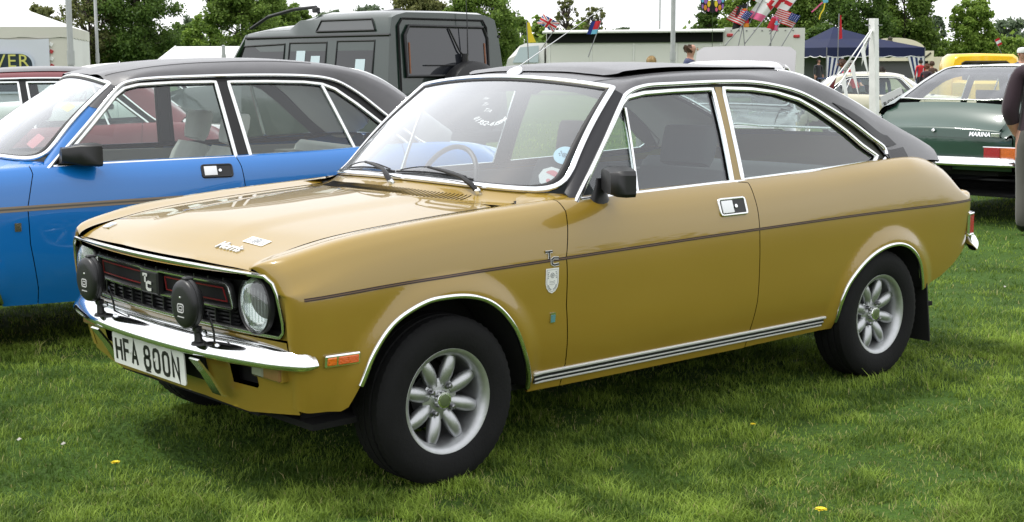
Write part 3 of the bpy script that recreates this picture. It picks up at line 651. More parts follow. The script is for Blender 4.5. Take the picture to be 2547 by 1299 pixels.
        yy = np.linspace(.60, .69, 8); Wp = np.stack([.385+.25*yy**2+.55*yy**4, sg*yy, .948-.062*yy**2], 1); MB().loft([[tuple(p) for p in Lp], [tuple(p) for p in (Lp2*.5+Wp*.5+np.array([0, 0, .003]))], [tuple(p) for p in Wp]], False, False).build('scuttle_corner', body, root, True, 80)
        Sp = SIDE.P(np.linspace(.60, .70, 8), np.linspace(.893, .90, 8), sg)
        MB().loft([[tuple(p) for p in Lp], [tuple(p+np.array([.02, 0, -.002])) for p in LOWER.P(ua+.02, np.full(8, .742), sg)]], False, False).build('scuttle_edge', body, root, True, 80)
        # coachline
        cl = g('coach', None)
        if cl:
            cu = LOWER.uv([(757, 748), (1000, 706), (1200, 674), (1390, 645), (1640, 607), (1890, 570), (2200, 527), (2425, 495)]); cu = smooth_path(cu, .03)
            if style == 'saloon': cu = cu+np.array([0, -.0])
            P, N = LOWER.P(cu[:, 0], cu[:, 1], sg), LOWER.N(cu[:, 0], cu[:, 1], sg)
            strip('coachline', P, N, cl[1], .0016, cl[0], root, False, 0, flat=True); strip('coachline_centre', P, N, cl[1]*.30, .0022, cl[2], root, False, 0, flat=True)
        if g('handle', True):
            hu = LOWER.uv([(1822, 514)])[0] if style == 'coupe' else np.array([1.45, .64])
            c = LOWER.P(hu[0], hu[1], sg); n = LOWER.N(hu[0], hu[1], sg); ax = np.array([1., 0, 0]); ax = ax-(ax@n)*n; ax /= np.linalg.norm(ax); az = np.cross(ax, n)*(1 if sg > 0 else -1); az = az if az[2] > 0 else -az
            rot = Matrix((ax, n, az)).transposed()
            hm = M_CHROME_SOFT if style == 'coupe' else M_BLACK
            h = MB(); rrp = []
            for sx, sz in ((-.077, -.032), (.077, -.032), (.077, .032), (-.077, .032)):
                for a_ in range(3):
                    t_ = math.atan2(sz, sx); ang = (math.pi/2)*(a_/2)+{(-1, -1): math.pi, (1, -1): 1.5*math.pi, (1, 1): 0, (-1, 1): .5*math.pi}[(int(np.sign(sx)), int(np.sign(sz)))]
                    rrp.append((sx-.010*np.sign(sx)+.010*math.cos(ang), sz-.010*np.sign(sz)+.010*math.sin(ang)))
            PP = np.array([c+ax*a_+az*b_ for a_, b_ in rrp]); ho = strip('door_handle', PP, np.tile(n, (len(PP), 1)), .010, .007, hm, door, True, -.001)
            MB().box(c+n*.0005, (.148, .003, .060), rot).build('handle_recess', M_BLACK, door)
            MB().box(c-ax*.034+n*.004, (.066, .006, .050), rot, .006, 2).build('handle_flap', mat('handle_silver', (.78, .79, .80), .35, .3), door)
            MB().lathe([(.008, 0), (.008, .006), (.005, .007), (.001, .0072)], 14, c+ax*.014+n*.002, n).build('door_lock', M_CHROME, door)
    # --- nose
    ap = [(-.718, .60), (-.712, .69), (-.700, .722), (-.668, .742), (-.3, .7455), (0, .746), (.3, .7455), (.668, .742), (.700, .722), (.712, .69), (.718, .60), (.714, .570), (.694, .553), (.3, .556), (0, .557), (-.3, .556), (-.694, .553), (-.714, .570)]
    rd = np.array(ap)
    panel('grille_backing', FACE, inset(rd, -.004), M_BLACK, root, 1, step=.08, off=-.045, lip=0)
    P, N = surf_path(FACE, rd, .02, True, 1, False); strip('grille_surround', P, N, .012, .012, M_CHROME_SOFT, root, True, -.004)
    Q = P-N*.05; MB().loft([[tuple(p) for p in P], [tuple(p) for p in Q]], False, True).build('grille_recess', M_BLACKM, root)
    # body metal round the grille: from the surround out to wing edge and bonnet lip
    outerp = []
    for (a, z_) in rd:
        k = max(abs(a)/.69, 0); outerp.append((a*(1.035 if abs(a) > .6 else 1.0), z_+(.012 if z_ > .65 else -.014)))
    outerp = np.array(outerp); nf = FACE.P(outerp[:, 0], outerp[:, 1], 1)
    panel('nose_panel', FACE, [(-.738, .535), (.738, .535), (.742, .60), (.736, .71), (.722, .735), (.60, .752), (0, .752), (-.60, .752), (-.722, .735), (-.736, .71), (-.742, .60)], body, root, 1, holes=[inset(rd, -.003)], step=.04, off=-.006, lip=.03)
    # grille bars
    def fp(y, z_, d=0.0): return np.array([face_x(y, z_)+d, y, z_])
    ys = np.linspace(-.47, .47, 24)
    for z_ in (.733, .717, .604, .590, .576, .563):
        MB().tube([fp(y, z_, .028) for y in ys], .0042, 6).build('grille_bar', M_BLACK, root)
    for y in np.linspace(-.44, .44, 12):
        for za, zb in ((.700, .742), (.557, .612)): MB().box(fp(y, (za+zb)/2, .03), (.03, .006, zb-za)).build('grille_fin', M_BLACK, root)
    fr2 = [(-.475, .622), (-.47, .686), (-.455, .696), (-.07, .697), (-.06, .693), (.06, .693), (.07, .697), (.455, .696), (.47, .686), (.475, .622), (.465, .616), (-.465, .616)]
    P, N = surf_path(FACE, np.array(fr2), .03, True, 1, False); strip('grille_centre_frame', P, N, .016, .012, M_BLACK, root, True, -.02); strip('grille_centre_trim', P, N, .0075, .006, M_CHROME_SOFT, root, True, -.010)
    panel('grille_centre_panel', FACE, np.array(fr2), M_BLACKM, root, 1, step=.1, off=-.026, lip=0)
    redm = mat('red_line', (.20, .012, .014), .4)
    for s_ in (-1, 1):
        bx = np.array([(.085*s_, .634), (.085*s_, .678), (.43*s_, .678), (.44*s_, .634)]); P, N = surf_path(FACE, bx, .03, True, 1, False); strip('grille_red_line', P, N, .004, .003, redm, root, True, -.016)
        cc = .5924*s_; hx, hz = -.592, .6445
        MB().lathe([(.094, .012), (.093, -.004), (.089, -.008), (.087, -.004)], 40, (hx, cc, hz), (1, 0, 0), False).build('headlamp_rim', M_BLACK, root)
        MB().lathe([(.088, .0), (.087, .01), (.07, .035), (.04, .055), (.001, .062)], 40, (hx, cc, hz), (1, 0, 0), False).build('headlamp_reflector', M_REFLECTOR, root)
        hl = MB().lathe([(.088, .0), (.086, -.004), (.07, -.013), (.045, -.020), (.02, -.023), (.001, -.024)], 40, (hx, cc, hz), (1, 0, 0), False).build('headlamp_lens', glass_mat('lamp_glass', (.86, .90, .89), 1.6, .10), root)
        mb = MB()
        for k in range(-4, 5): mb.box((hx-.012+abs(k)*.0011, cc+k*.017, hz), (.003, .0012, .12-.010*abs(k)))
        mb.build('lens_flutes', glass_mat('lamp_glass', (.86, .90, .89)), hl)
    # --- valance under the bumper
    vx = lambda y, z_: -.610+.095*y*y+.22*np.clip(.5-z_, -.05, 1)
    VAL = Surf(lambda u, t: (vx(u, t)+0*t, u+0*t, t+0*u), (-.7, .7), (.25, .55))
    hol = [[(-s_*.40, .365), (-s_*.53, .365), (-s_*.54, .375), (-s_*.54, .44), (-s_*.40, .445)] for s_ in (1, -1)]
    panel('front_valance', VAL, [(-.716, .305), (-.45, .272), (-.2, .285), (.2, .285), (.45, .272), (.716, .305), (.728, .54), (-.728, .54)], body, root, 1, holes=hol, step=.05, off=0, lip=.025)
    MB().box((-.50, 0, .41), (.02, 1.16, .20)).build('valance_backing', M_DARK, root)
    MB().box((-.585, 0, .40), (.012, .52, .10)).build('intake_panel', M_DARK, root)
    # --- bumpers
    half = [(0, -.700), (.25, -.692), (.45, -.670), (.60, -.640), (.70, -.612), (.765, -.580), (.800, -.556), (.815, -.530), (.819, -.512)]
    pl = smooth_path(np.array([(-a, b_) for a, b_ in half[::-1]]+half[1:]), .03)
    prof = [(-.105, .534), (-.085, .538), (-.055, .528), (-.024, .508), (-.006, .487), (.0, .472), (-.003, .463), (-.012, .457), (-.032, .453), (-.060, .454)]
    def bumper(nm, pl, prof, m_, fl=1):
        t_ = np.gradient(pl, axis=0); t_ /= np.linalg.norm(t_, axis=1)[:, None]; rings = []
        nrm = np.stack([-t_[:, 1], t_[:, 0]], 1)               # in (y, x)
        for i, p in enumerate(pl):
            e = min(i, len(pl)-1-i); k = min(1, .45+.55*math.sin(min(1, e/5.0)*math.pi/2)); n2 = nrm[i]*(-1 if nrm[i][1]*fl > 0 else 1)
            if abs(nrm[i][1]) < .6: n2 = nrm[i]*(1 if nrm[i][0]*p[0] > 0 else -1)
            zc = .480; rings.append([(p[1]+n2[1]*a*(1 if e else .6), p[0]+n2[0]*a*(1 if e else .6), zc+(z_-zc)*k) for a, z_ in prof])
        return MB().loft(rings, True, True).build(nm, m_, root, True, 60)
    bumper('front_bumper', pl, prof, M_CHROME)
    rp_ = pl.copy(); rp_[:, 1] = 3.392-(pl[:, 1]+.700)*.85; rp_[:, 0] = pl[:, 0]*.975
    bumper('rear_bumper', rp_, [(a*.72, z_+.055) for a, z_ in prof], M_CHROME, -1) if g('rear', True) else None
    # --- tail
    if g('rear', True):
        panel('tail_panel', TAIL, [(-.70, .47), (.70, .47), (.715, .60), (.70, .75), (-.70, .75), (-.715, .60)], body, root, 1, step=.06, off=0, lip=.02)
        tz = .895 if style == 'coupe' else .90; ue = 3.0 if style == 'coupe' else 2.84
        def lid(u, t):
            u, t = np.broadcast_arrays(np.asarray(u, float), np.asarray(t, float)); y = -t; c = 1-(y/.62)**2
            zs = pchip([0, .25, .5, .70, .78, .80, .81, 1.05], [1.040, .982, .918, .862, .838, .829, .815, .745] if style == 'coupe' else [.965, .945, .915, .905, .912, .905, .890, .745])(u)-.025*(1-c)-.10*np.clip(np.abs(y)-.55, 0, 1)
            xs = pchip([0, .78, .80, .82, 1.05], [ue, 3.235, 3.248, 3.252, 3.262])(u)-.05*(y/.72)**2*sstep(.3, .8, u)
            return xs, y, zs
        LID = Surf(lid, (0, 1.05), (-.62, .62))
        for sg in (-1, 1):
            va = np.linspace(.1 if style == 'coupe' else 0, 1.04, 14); B_ = LID.P(va, np.full(14, -sg*.597), 1); A_ = LOWER.P(np.clip(B_[:, 0], 2.7, 3.26), np.full(14, .858), sg); A_[:, 2] = np.minimum(A_[:, 2], B_[:, 2]+.01)
            MB().loft([[tuple(p) for p in A_], [tuple(p) for p in (A_+B_)/2], [tuple(p) for p in B_]], False, False).build('rear_corner', body, root, True, 60)
        panel('boot_lid', LID, [(0.0, -.53), (.20, -.56), (.34, -.60), (1.04, -.60), (1.04, .60), (.34, .60), (.20, .56), (0.0, .53)] if style == 'coupe' else [(0.0, -.60), (1.04, -.60), (1.04, .60), (0.0, .60)], body, root, 1, gap=.002, step=.04, lip=.02)
        for s_ in (-1, 1):
            for a, c_, m_ in ((.48, .62, M_REDL), (.62, .768, (M_REDL if hero else M_AMBER) if style == 'coupe' else M_REDL)):
                y0, y1 = a*s_, c_*s_; X0, X1 = float(tail_x(y0, .62)), float(tail_x(y1, .62))
                MB().hull8([(X0-.01, y0, .575), (X0+.028, y0, .575), (X1+.036, y1, .575), (X1-.03, y1, .575), (X0-.01, y0, .665), (X0+.028, y0, .668), (X1+.036, y1, .668), (X1-.03, y1, .665)]).build('tail_lamp', m_, root)
            yy = np.linspace(.47, .770, 8)*s_
            for z_ in (.572, .672): MB().tube([(float(tail_x(y, .62))+.02, y, z_) for y in yy]+[(float(tail_x(.745, .62))-.05, .785*s_, z_)], .008, 8).build('tail_lamp_trim', trim, root)
            MB().tube([(float(tail_x(.75, .62))-.040, .783*s_, .572), (float(tail_x(.75, .62))-.040, .783*s_, .672)], .008, 8).build('tail_lamp_trim', trim, root)
        MB().lathe([(.02, 0), (.018, .012), (.001, .014)], 4, (3.262, 0, .80), (1, 0, .1)).build('boot_lock', M_CHROME, root)
        g('plate', True) and MB().box((3.285, 0, .62), (.008, .52, .112), None, .003).build('rear_plate', mat('plate_yellow', (.75, .52, .05), .4), root)
        MB().box((3.29, 0, .49), (.03, .4, .05)).build('rear_skirt', M_DARK, root)
    # --- inner structure: floor, bulkheads, trim, seats
    cab = g('cabin', M_BLACKM); st = g('seat', M_BLACKM)
    MB().box((1.30, 0, .245), (3.5, 1.36, .02)).build('floor_pan', M_DARK, root)
    MB().box((-.05, 0, .50), (.95, .96, .48)).build('engine_block', M_DARK, root)
    MB().box((2.97, 0, .62), (.34, 1.1, .40)).build('boot_floor', M_DARK, root)
    for s_ in (-1, 1):
        MB().box((1.55, s_*.70, .57), (2.05, .02, .64), None, .004).build('door_card', cab, root)
        MB().box((0, s_*.585, .45), (.86, .012, .42)).build('wheel_tub', M_DARK, root)
        MB().box((2.46, s_*.585, .45), (.86, .012, .42)).build('wheel_tub', M_DARK, root)
    MB().box((.62, 0, .80), (.34, 1.36, .20), None, .05, 3).build('dashboard', M_BLACKM, root)
    MB().box((.47, 0, .60), (.02, 1.36, .56)).build('bulkhead', M_DARK, root)
    MB().box((2.62, 0, .85), (.75, 1.2, .03)).build('parcel_shelf', cab, root)
    for yc in (-.33, .33): seat(root, 1.02, yc, st, g('headrest', True))
    b = MB(); cushion(b, [(1.84, .44), (1.95, .47), (2.15, .46), (2.30, .44), (2.33, .44)][::-1], 1.22, -.08, 0); b.build('rear_seat_cushion', st, root, True, 60)
    b = MB(); cushion(b, [(2.28, .45), (2.33, .60), (2.39, .76), (2.43, .88), (2.44, .91)], 1.22, .09, 0); b.build('rear_seat_back', st, root, True, 60)
    sw = [np.array([.90, .34, .86])+.19*(math.cos(a)*np.array([0, 1., 0])+math.sin(a)*np.array([.42, 0, .90])) for a in np.linspace(0, 2*math.pi, 40, endpoint=False)]
    so = MB().tube(sw, .011, 8, closed=True).build('steering_wheel', M_BLACK, root); mb = MB()
    for a in (math.pi*.95, math.pi*.05+math.pi*2, math.pi*1.5): mb.tube([np.array([.885, .34, .855]), np.array([.90, .34, .86])+.18*(math.cos(a)*np.array([0, 1., 0])+math.sin(a)*np.array([.42, 0, .90]))], .012, 6)
    mb.tube([(.885, .34, .855), (.66, .34, .74)], .03, 10); mb.build('steering_column', M_BLACK, so)
    # --- wheels
    wy = g('wheel_y', .735)
    for x_ in (0.0, 2.438):
        for s_ in (-1, 1): wheel(root, x_, s_*wy, .281, s_, g('wheels', 'alloy' if hero else 'steel'))
    MB().tube([(2.438, -.6, .28), (2.438, .6, .28)], .04, 10).build('rear_axle', M_DARK, root); MB().tube([(0, -.6, .26), (0, .6, .26)], .03, 10).build('front_axle', M_DARK, root)
    # --- wipers
    if g('wipers', True):
        for (pu, pt, bu, bt, tu, tt) in ((.005, .65, .065, -.10, .05, -.0), (.005, .05, .065, -.62, .05, -.5)):
            c = WS.P(-.02, -(-pt) if 0 else pt, 1)
            hub = WS.P(-.035, pt, 1); mid = WS.P(.004, pt-.12, 1); tip = WS.P(.040, pt-.40, 1); nn = WS.N(.03, pt-.1, 1)
            wo = MB().tube([hub+nn*.010, hub*.7+mid*.3+nn*.03, mid+nn*.035, (mid+tip)/2+nn*.034, tip+nn*.026], [.011, .011, .008, .006, .005], 8).build('wiper_arm', M_BLACK, root)
            MB().lathe([(.012, -.012), (.012, .016), (.008, .022)], 14, hub, nn).build('wiper_pivot', M_CHROME_SOFT, wo)
            tq = np.linspace(pt-.66, pt-.08, 16); uq = .022+.010*np.sin(np.linspace(0, math.pi, 16))
            MB().tube(WS.P(uq, tq, 1)+WS.N(uq, tq, 1)*.006, .004, 6).build('wiper_blade', M_BLACK, wo)
            tq2 = np.linspace(pt-.62, pt-.12, 14); uq2 = .026+.012*np.sin(np.linspace(0, math.pi, 14)); MB().tube(WS.P(uq2, tq2, 1)+WS.N(uq2, tq2, 1)*(.012+.016*np.sin(np.linspace(0, math.pi, 14)))[:, None], .0028, 6).build('wiper_bow', M_BLACK, wo)
    return root
# ------------------------------------------------------------------ the gold coupe
M_GOLD = paint('harvest_gold_paint', (.308, .196, .024))
gold = build_car('parked_car', 'coupe', (0, 0, 0), 0, M_GOLD, M_VINYL, dict(hero=True, coach=(M_STRIPE, .0105, M_STRIPE2), wheel_y=.725, headrest=True, seat=mat('charcoal_cloth', (.055, .058, .062), .85, var=.1), cabin=mat('charcoal_trim', (.06, .062, .065), .7), pillar=mat('dark_vinyl', (.022, .021, .025), .45, bump=.12, bump_scale=420), surround=mat('olive_seal', (.018, .018, .010), .4)))
tag(gold, 'gold two door coupe with black vinyl roof, spot lamps and eight spoke alloy wheels', 'car')
def basis(surf, uv, sg=-1, hint=(1, 0, 0)):
    c = surf.P(uv[0], uv[1], sg); n = surf.N(uv[0], uv[1], sg); a = np.asarray(hint, float); a = a-(a@n)*n; a /= np.linalg.norm(a); b = np.cross(n, a); return c, n, a, b
# number plate
pc = np.array([-.660, 0.0, .397]); tl = -.0586; pay = np.array([math.sin(tl), 0, math.cos(tl)]); pax = np.array([0, -1., 0]); paz = np.cross(pax, pay)   # reads left to right from the front
def rrect(w, h, r, n=4):
    out = []
    for cx, cy, a0 in ((w/2-r, h/2-r, 0), (-w/2+r, h/2-r, 90), (-w/2+r, -h/2+r, 180), (w/2-r, -h/2+r, 270)):
        for k in range(n+1): a = R(a0+90*k/n); out.append((cx+r*math.cos(a), cy+r*math.sin(a)))
    return out
pn = MB().prism(rrect(.52, .112, .010), pc, pax, pay, .004).build('number_plate', M_PLATE, gold)
gm = MB()
for ch, xo in zip('HFA800N', (.020, .081, .139, .232, .300, .367, .434)):
    glyph_strips(gm, ch, pc+pax*(xo-.26+.006)-pay*.0395+paz*.0042, pax, pay, .039, .075, .0135, .0008)
gm.build('plate_characters', M_INK, pn)
for yy in (-.125, .055): MB().lathe([(.006, 0), (.006, .003), (.003, .004)], 12, pc+pax*yy+paz*.004, paz).build('plate_screw', M_PLATE, pn)
MB().box(pc-pay*.048+pax*.0+paz*.0045, (.001, .035, .006)).build('plate_maker_mark', M_INK, pn)
MB().box(pc-paz*.012, (.012, .46, .07)).build('plate_bracket', M_DARK, gold)
# spot lamps on the bumper
def emblem(mb, c, a, b, n, w, h, st=.003):
    P = np.array([c+a*p+b*q for p, q in rrect(w, h, h*.28, 3)]); strip('', P, np.tile(n, (len(P), 1)), st, .0008, None, None, True, 0, mb, True)
M_PRINT = mat('grey_print', (.55, .55, .55), .5)
for s_ in (-1, 1):
    c = np.array([-.704, s_*.352, .630]); n = np.array([-1., 0, 0])
    lamp = empty('spot_lamp', tuple(c), 0, gold)
    def P_(v): return tuple(np.asarray(v)-c)
    MB().lathe([(.001, -.016), (.05, -.0155), (.068, -.013), (.076, -.008), (.078, -.002), (.078, .004), (.073, .008)], 44, (0, 0, 0), (1, 0, 0), True).build('lamp_cover', M_BLACK, lamp, True, 40)
    MB().lathe([(.080, .004), (.081, .014), (.077, .022), (.062, .034), (.04, .042), (.001, .044)], 44, (0, 0, 0), (1, 0, 0), True).build('lamp_body', M_BLACK, lamp, True, 40)
    MB().box((.012, 0, .080), (.03, .030, .012), None, .004).build('cover_clip', M_BLACK, lamp)
    e = MB(); ax = np.array([0, -1., 0]); az = np.array([0, 0, 1.]); emblem(e, np.array([-.0162, 0, -.012]), ax, az, n, .038, .026, .004); emblem(e, np.array([-.0162, 0, -.012]), ax, az, n, .022, .011, .003)
    e.box((-.0160, 0, -.040), (.001, .042, .003)); e.build('cover_emblem', M_PRINT, lamp); MB().lathe([(.004, 0), (.003, .003)], 10, (-.0155, -.003*s_, .022), (-1, 0, 0)).build('cover_screw', M_CHROME_SOFT, lamp)
    mb = MB(); mb.tube([P_((-.672, s_*.352-.02, .556)), P_((-.672, s_*.352-.02, .515)), P_((-.668, s_*.352-.02, .500))], [.013, .013, .02], 10); mb.box(P_((-.675, s_*.352-.02, .548)), (.022, .03, .022), None, .004)
    mb.tube([P_((-.68, s_*.352, .56)), P_((-.675, s_*.352-.02, .548))], .012, 8); mb.build('lamp_stem', M_BLACK, lamp)
    MB().lathe([(.030, 0), (.028, .008), (.016, .012), (.001, .014)], 20, P_((-.665, s_*.352-.02, .497)), (0, 0, 1)).build('lamp_foot', M_BLACK, lamp); MB().lathe([(.011, 0), (.011, .009)], 6, P_((-.668, s_*.352-.045, .540)), (0, -1, 0)).build('lamp_nut', M_CHROME, lamp)
    MB().tube(smooth_path(np.array([P_((-.64, s_*.352-.03, .60)), P_((-.655, s_*.352-.07, .585)), P_((-.65, s_*.352-.08, .545)), P_((-.645, s_*.352-.075, .51))]), .01), .0035, 6).build('lamp_cable', M_BLACK, lamp)
    # overrider strap below the bumper
    y0 = s_*.36; MB().hull8([(-.664, y0-.022, .455), (-.664, y0+.022, .455), (-.650, y0+.022, .455), (-.650, y0-.022, .455), (-.652, y0-.022, .46), (-.652, y0+.022, .46), (-.640, y0+.022, .46), (-.640, y0-.022, .46)]) if 0 else None
    q = [np.array([-.682, y0, .452]), np.array([-.640, y0-s_*-.0, .395]), np.array([-.600, y0, .325]), np.array([-.585, y0, .318])]
    strip('bumper_strap', np.array(q), np.tile(np.array([-.86, 0, -.5]), (4, 1)), .058, .006, M_CHROME_SOFT, gold, flat=True)
    # front indicator unit
    y0 = s_*.612; X = -.560
    MB().box((X+.012, y0, .432), (.05, .172, .050), None, .006).build('front_indicator', M_GOLD, gold)
    MB().box((X-.008, y0-s_*.048+s_*0, .432), (.02, .066, .042), None, .005).build('side_light_lens', mat('clear_plastic', (.30, .30, .25), .15, coat=.8), gold); MB().box((X-.008, y0+s_*.036, .432), (.02, .096, .042), None, .005).build('indicator_lens', mat('smoked_amber', (.26, .13, .05), .2, coat=.8), gold)
    # side repeater
    uv = LOWER.uv([(850, 894)])[0]; c_, n_, a_, b_ = basis(LOWER, uv, s_); b_ = b_ if b_[2] > 0 else -b_
    rot = Matrix((a_, n_, b_)).transposed(); rp = MB().box(c_+n_*.004, (.126, .014, .040), rot, .004).build('side_marker', M_CHROME, gold)
    MB().box(c_+n_*.011-a_*.040, (.034, .006, .026), rot, .003).build('marker_lens', M_AMBER, rp); MB().box(c_+n_*.011+a_*.019, (.074, .006, .026), rot, .003).build('marker_reflector', mat('orange_reflector', (.80, .13, .01), .25, coat=.5, bump=.5, bump_scale=300), rp)
    # sill mouldings
    tp = LOWER.uv([(1327, 932), (2052, 789)]); bt = LOWER.uv([(1327, 952), (2040, 808)])
    mid = (tp+bt)/2; P, N = surf_path(LOWER, mid, .05, False, s_, False); so = strip('sill_moulding', P, N, .034, .004, M_BLACK, gold, flat=True)
    for k, w_ in ((.0, .010), (.55, .0055), (1.0, .007)):
        L_ = tp*(1-k)+bt*k; P, N = surf_path(LOWER, L_, .05, False, s_, False); strip('moulding_rib', P, N, w_, .008, M_SILV, so)
    # sail panel louvre
    lv = SAIL.uv([(2070, 256), (2110, 275), (2146, 299), (2205, 338), (2228, 360), (2204, 366), (2160, 330), (2110, 290)])
    lo = panel('rear_louvre', ROOFS['coupe'], lv, M_BLACK, gold, s_, step=.04, off=.004, lip=.01)
    for k in range(0):
        f_ = .12+.8*k/8; tt_ = lv[:5]; bt_ = lv[[0, 7, 6, 5]]; a = np.array([np.interp(f_, np.linspace(0, 1, 5), tt_[:, i_]) for i_ in (0, 1)]); b2 = np.array([np.interp(f_, np.linspace(0, 1, 4), bt_[:, i_]) for i_ in (0, 1)]); a, b2 = a*.88+b2*.12, a*.12+b2*.88; P = ROOFS['coupe'].P(np.array([a[0], b2[0]]), np.array([a[1], b2[1]]), s_); N = ROOFS['coupe'].N(np.array([a[0], b2[0]]), np.array([a[1], b2[1]]), s_)
        strip('louvre_slat', P, N, .006, .003, M_BLACKM, lo, base=.004)
    pz = SAIL.uv([(2204, 372), (2245, 366), (2264, 403), (2203, 408)])
    panel('vinyl_base', ROOFS['coupe'], pz, mat('gloss_vinyl', (.016, .016, .018), .25), gold, s_, step=.03, off=.003, lip=.004)
    # mud flap
    mf = [(2.79, .385), (2.86, .345), (2.885, .30), (2.892, .110), (2.74, .118), (2.745, .33)]
    MB().hull8([(2.845, s_*.80, .105), (2.853, s_*.80, .105), (2.853, s_*.60, .105), (2.845, s_*.60, .105), (2.80, s_*.80, .40), (2.808, s_*.80, .40), (2.808, s_*.60, .40), (2.80, s_*.60, .40)]).build('mud_flap', M_BLACKM, gold)
# door mirror (passenger side)
mr = MB(); ctr = np.array([.722, -.868, .970]); rings = []
for q, sc, dx in ((0, .80, .0), (.25, .95, 0), (.6, 1.0, 0), (1.0, .97, 0)):
    x_ = -.045+.085*q
    rings.append([(ctr[0]+x_+.10*w_ * .0, ctr[1]+w_*.138*sc, ctr[2]+h_*.050*sc) for w_, h_ in [(-1, -.7), (-.9, -.95), (-.3, -1), (.4, -1), (.9, -.9), (1, -.5), (1, .5), (.9, .9), (.3, 1), (-.4, 1), (-.9, .9), (-1, .6)]])
Mr = Matrix.Rotation(R(-36), 3, 'Z')
rings = [[tuple(Vector(ctr)+Mr @ (Vector(p)-Vector(ctr))) for p in r_] for r_ in rings]
mo = mr.loft(rings).build('door_mirror', M_BLACK, gold, True, 40)
base = LOWER.P(.750, .735, -1)
MB().loft([[(base[0]+a*.048*k_, base[1]-.002+b_*.020*k_-(1-k_)*.05*0, base[2]+z_) for a, b_ in [(math.cos(t_), math.sin(t_)) for t_ in np.linspace(0, 2*math.pi, 12, endpoint=False)]] for k_, z_ in ((1.1, -.030), (1.0, -.012), (.75, .015), (.42, .045), (.34, .070))]).build('mirror_stem', M_BLACK, mo)
# fabric sunroof with raised edge
RFC = ROOFS['coupe']
def slab(u, t):
    x, y, z = RFC.fn(u, np.clip(t, 0, .62)); f_ = sstep(.14, .30, t); e = sstep(1.07, 1.16, u)*(1-.85*sstep(1.2, 2.05, u))
    return x, y, z+.006+.017*(1-.2*f_)*e
SLAB = Surf(slab, (1.0, 2.2), (.13, .62))
for s_ in (-1, 1):
    panel('sunroof', SLAB, [(1.08, .62), (1.075, .30), (1.085, .215), (1.12, .175), (1.18, .165), (2.05, .170), (2.10, .19), (2.12, .24), (2.12, .62)], M_VINYL, gold, s_, step=.04, lip=.014)
    tq = np.linspace(1.10, 2.1, 12)
# roof aerial
ab = RFC.P(1.0, .62, -1)+np.array([0, 0, .002])
ao = MB().loft([[(ab[0]+c_*.042*k_+dx, ab[1]+s2*.020*k_, ab[2]+z_) for c_, s2 in [(math.cos(t_), math.sin(t_)) for t_ in np.linspace(0, 2*math.pi, 14, endpoint=False)]] for k_, z_, dx in ((1, 0, 0), (.95, .010, 0), (.75, .022, .008), (.4, .030, .018), (.15, .033, .022))]).build('aerial_base', M_CHROME, gold)
tip = at(1520, 5, 5.9)
MB().tube([ab+np.array([.015, 0, .028]), ab*.5+tip*.5+np.array([0, 0, .01]), tip], [.0022, .0015, .0010], 6).build('aerial', M_CHROME_SOFT, gold)
# badges
def bonnet_uv(px, py):
    S = BONNET; best = None
    U, T = np.meshgrid(np.linspace(0, 1, 300), np.linspace(-.6, .6, 300), indexing='ij'); Q = proj(S.P(U.ravel(), T.ravel(), 1)); i = ((Q-np.array([px, py]))**2).sum(1).argmin(); return U.ravel()[i], T.ravel()[i]
uv = bonnet_uv(573, 617); c, n, a, b = basis(BONNET, uv, 1, (0, -1, 0)); place_text('bonnet_badge', 'Morris', .052, c+n*.002, a, b, M_SILV, gold, depth=.0025, shear=.25, bold=.0012)
uv = bonnet_uv(640, 602); c, n, a, b = basis(BONNET, uv, 1, (0, -1, 0))
st = MB().prism(rrect(.115, .042, .004), c+n*.0012, a, b, .0006).build('bonnet_sticker', M_WHITE, gold); sm = MB()
def roundel(mb, c, a, b, n, r, m=5):
    ring = np.array([c+a*r*math.cos(t_)+b*r*math.sin(t_) for t_ in np.linspace(0, 2*math.pi, 28, endpoint=False)]); strip('', ring, np.tile(n, (28, 1)), r*.22, .0006, None, None, True, 0, mb, True)
    for k in range(m):
        p = [c+a*r*q*math.cos(2*math.pi*k/m+q*1.5)+b*r*q*math.sin(2*math.pi*k/m+q*1.5) for q in (.12, .4, .7, .95)]; strip('', np.array(p), np.tile(n, (4, 1)), r*.20, .0006, None, None, False, 0, mb, True)
roundel(sm, c+n*.0022, a, b, n, .016)
for s_ in (-1, 1):
    for i in range(3):
        for j in range(3):
            if (i+j) % 2 == 0: sm.box(c+n*.002+a*s_*(.028+.009*i)+b*(j-1)*.010, (.008, .008, .0006), Matrix((a, b, n)).transposed())
sm.build('sticker_print', mat('sticker_grey', (.30, .31, .32), .5), st)
uv = bonnet_uv(274, 562); c, n, a, b = basis(BONNET, uv, 1, (0, -1, 0)); bo = MB().prism(rrect(.052, .040, .004), c+n*.001, a, b, .004).build('bonnet_plaque', M_CHROME, gold); MB().prism(rrect(.042, .026, .003), c+n*.0052, a, b, .0006).build('plaque_field', mat('pale_blue_enamel', (.45, .58, .75), .3), bo)
def tc_badge(c, a, b, n, k, parent, name):
    o = MB(); I = MB()
    for mb, st, th in ((o, .010*k, .002), (I, .0055*k, .0032)):
        for q, (ch, x0, y0, w_, h_) in enumerate((('T', -.034, .004, .034, .026), ('C', -.006, -.020, .034, .026))): glyph_strips(mb, ch, c+a*x0*k+b*(y0-.006)*k+n*.001, a, b, w_*k, h_*k, st, th)
    ob = o.build(name, M_SILV, parent); (name == 'wing_emblem') and I.build(name+'_fill', M_INK, ob); return ob
uv = LOWER.uv([(1374, 642)])[0]; c, n, a, b = basis(LOWER, uv, -1); tc_badge(c, a, b, n, .95, gold, 'wing_emblem')
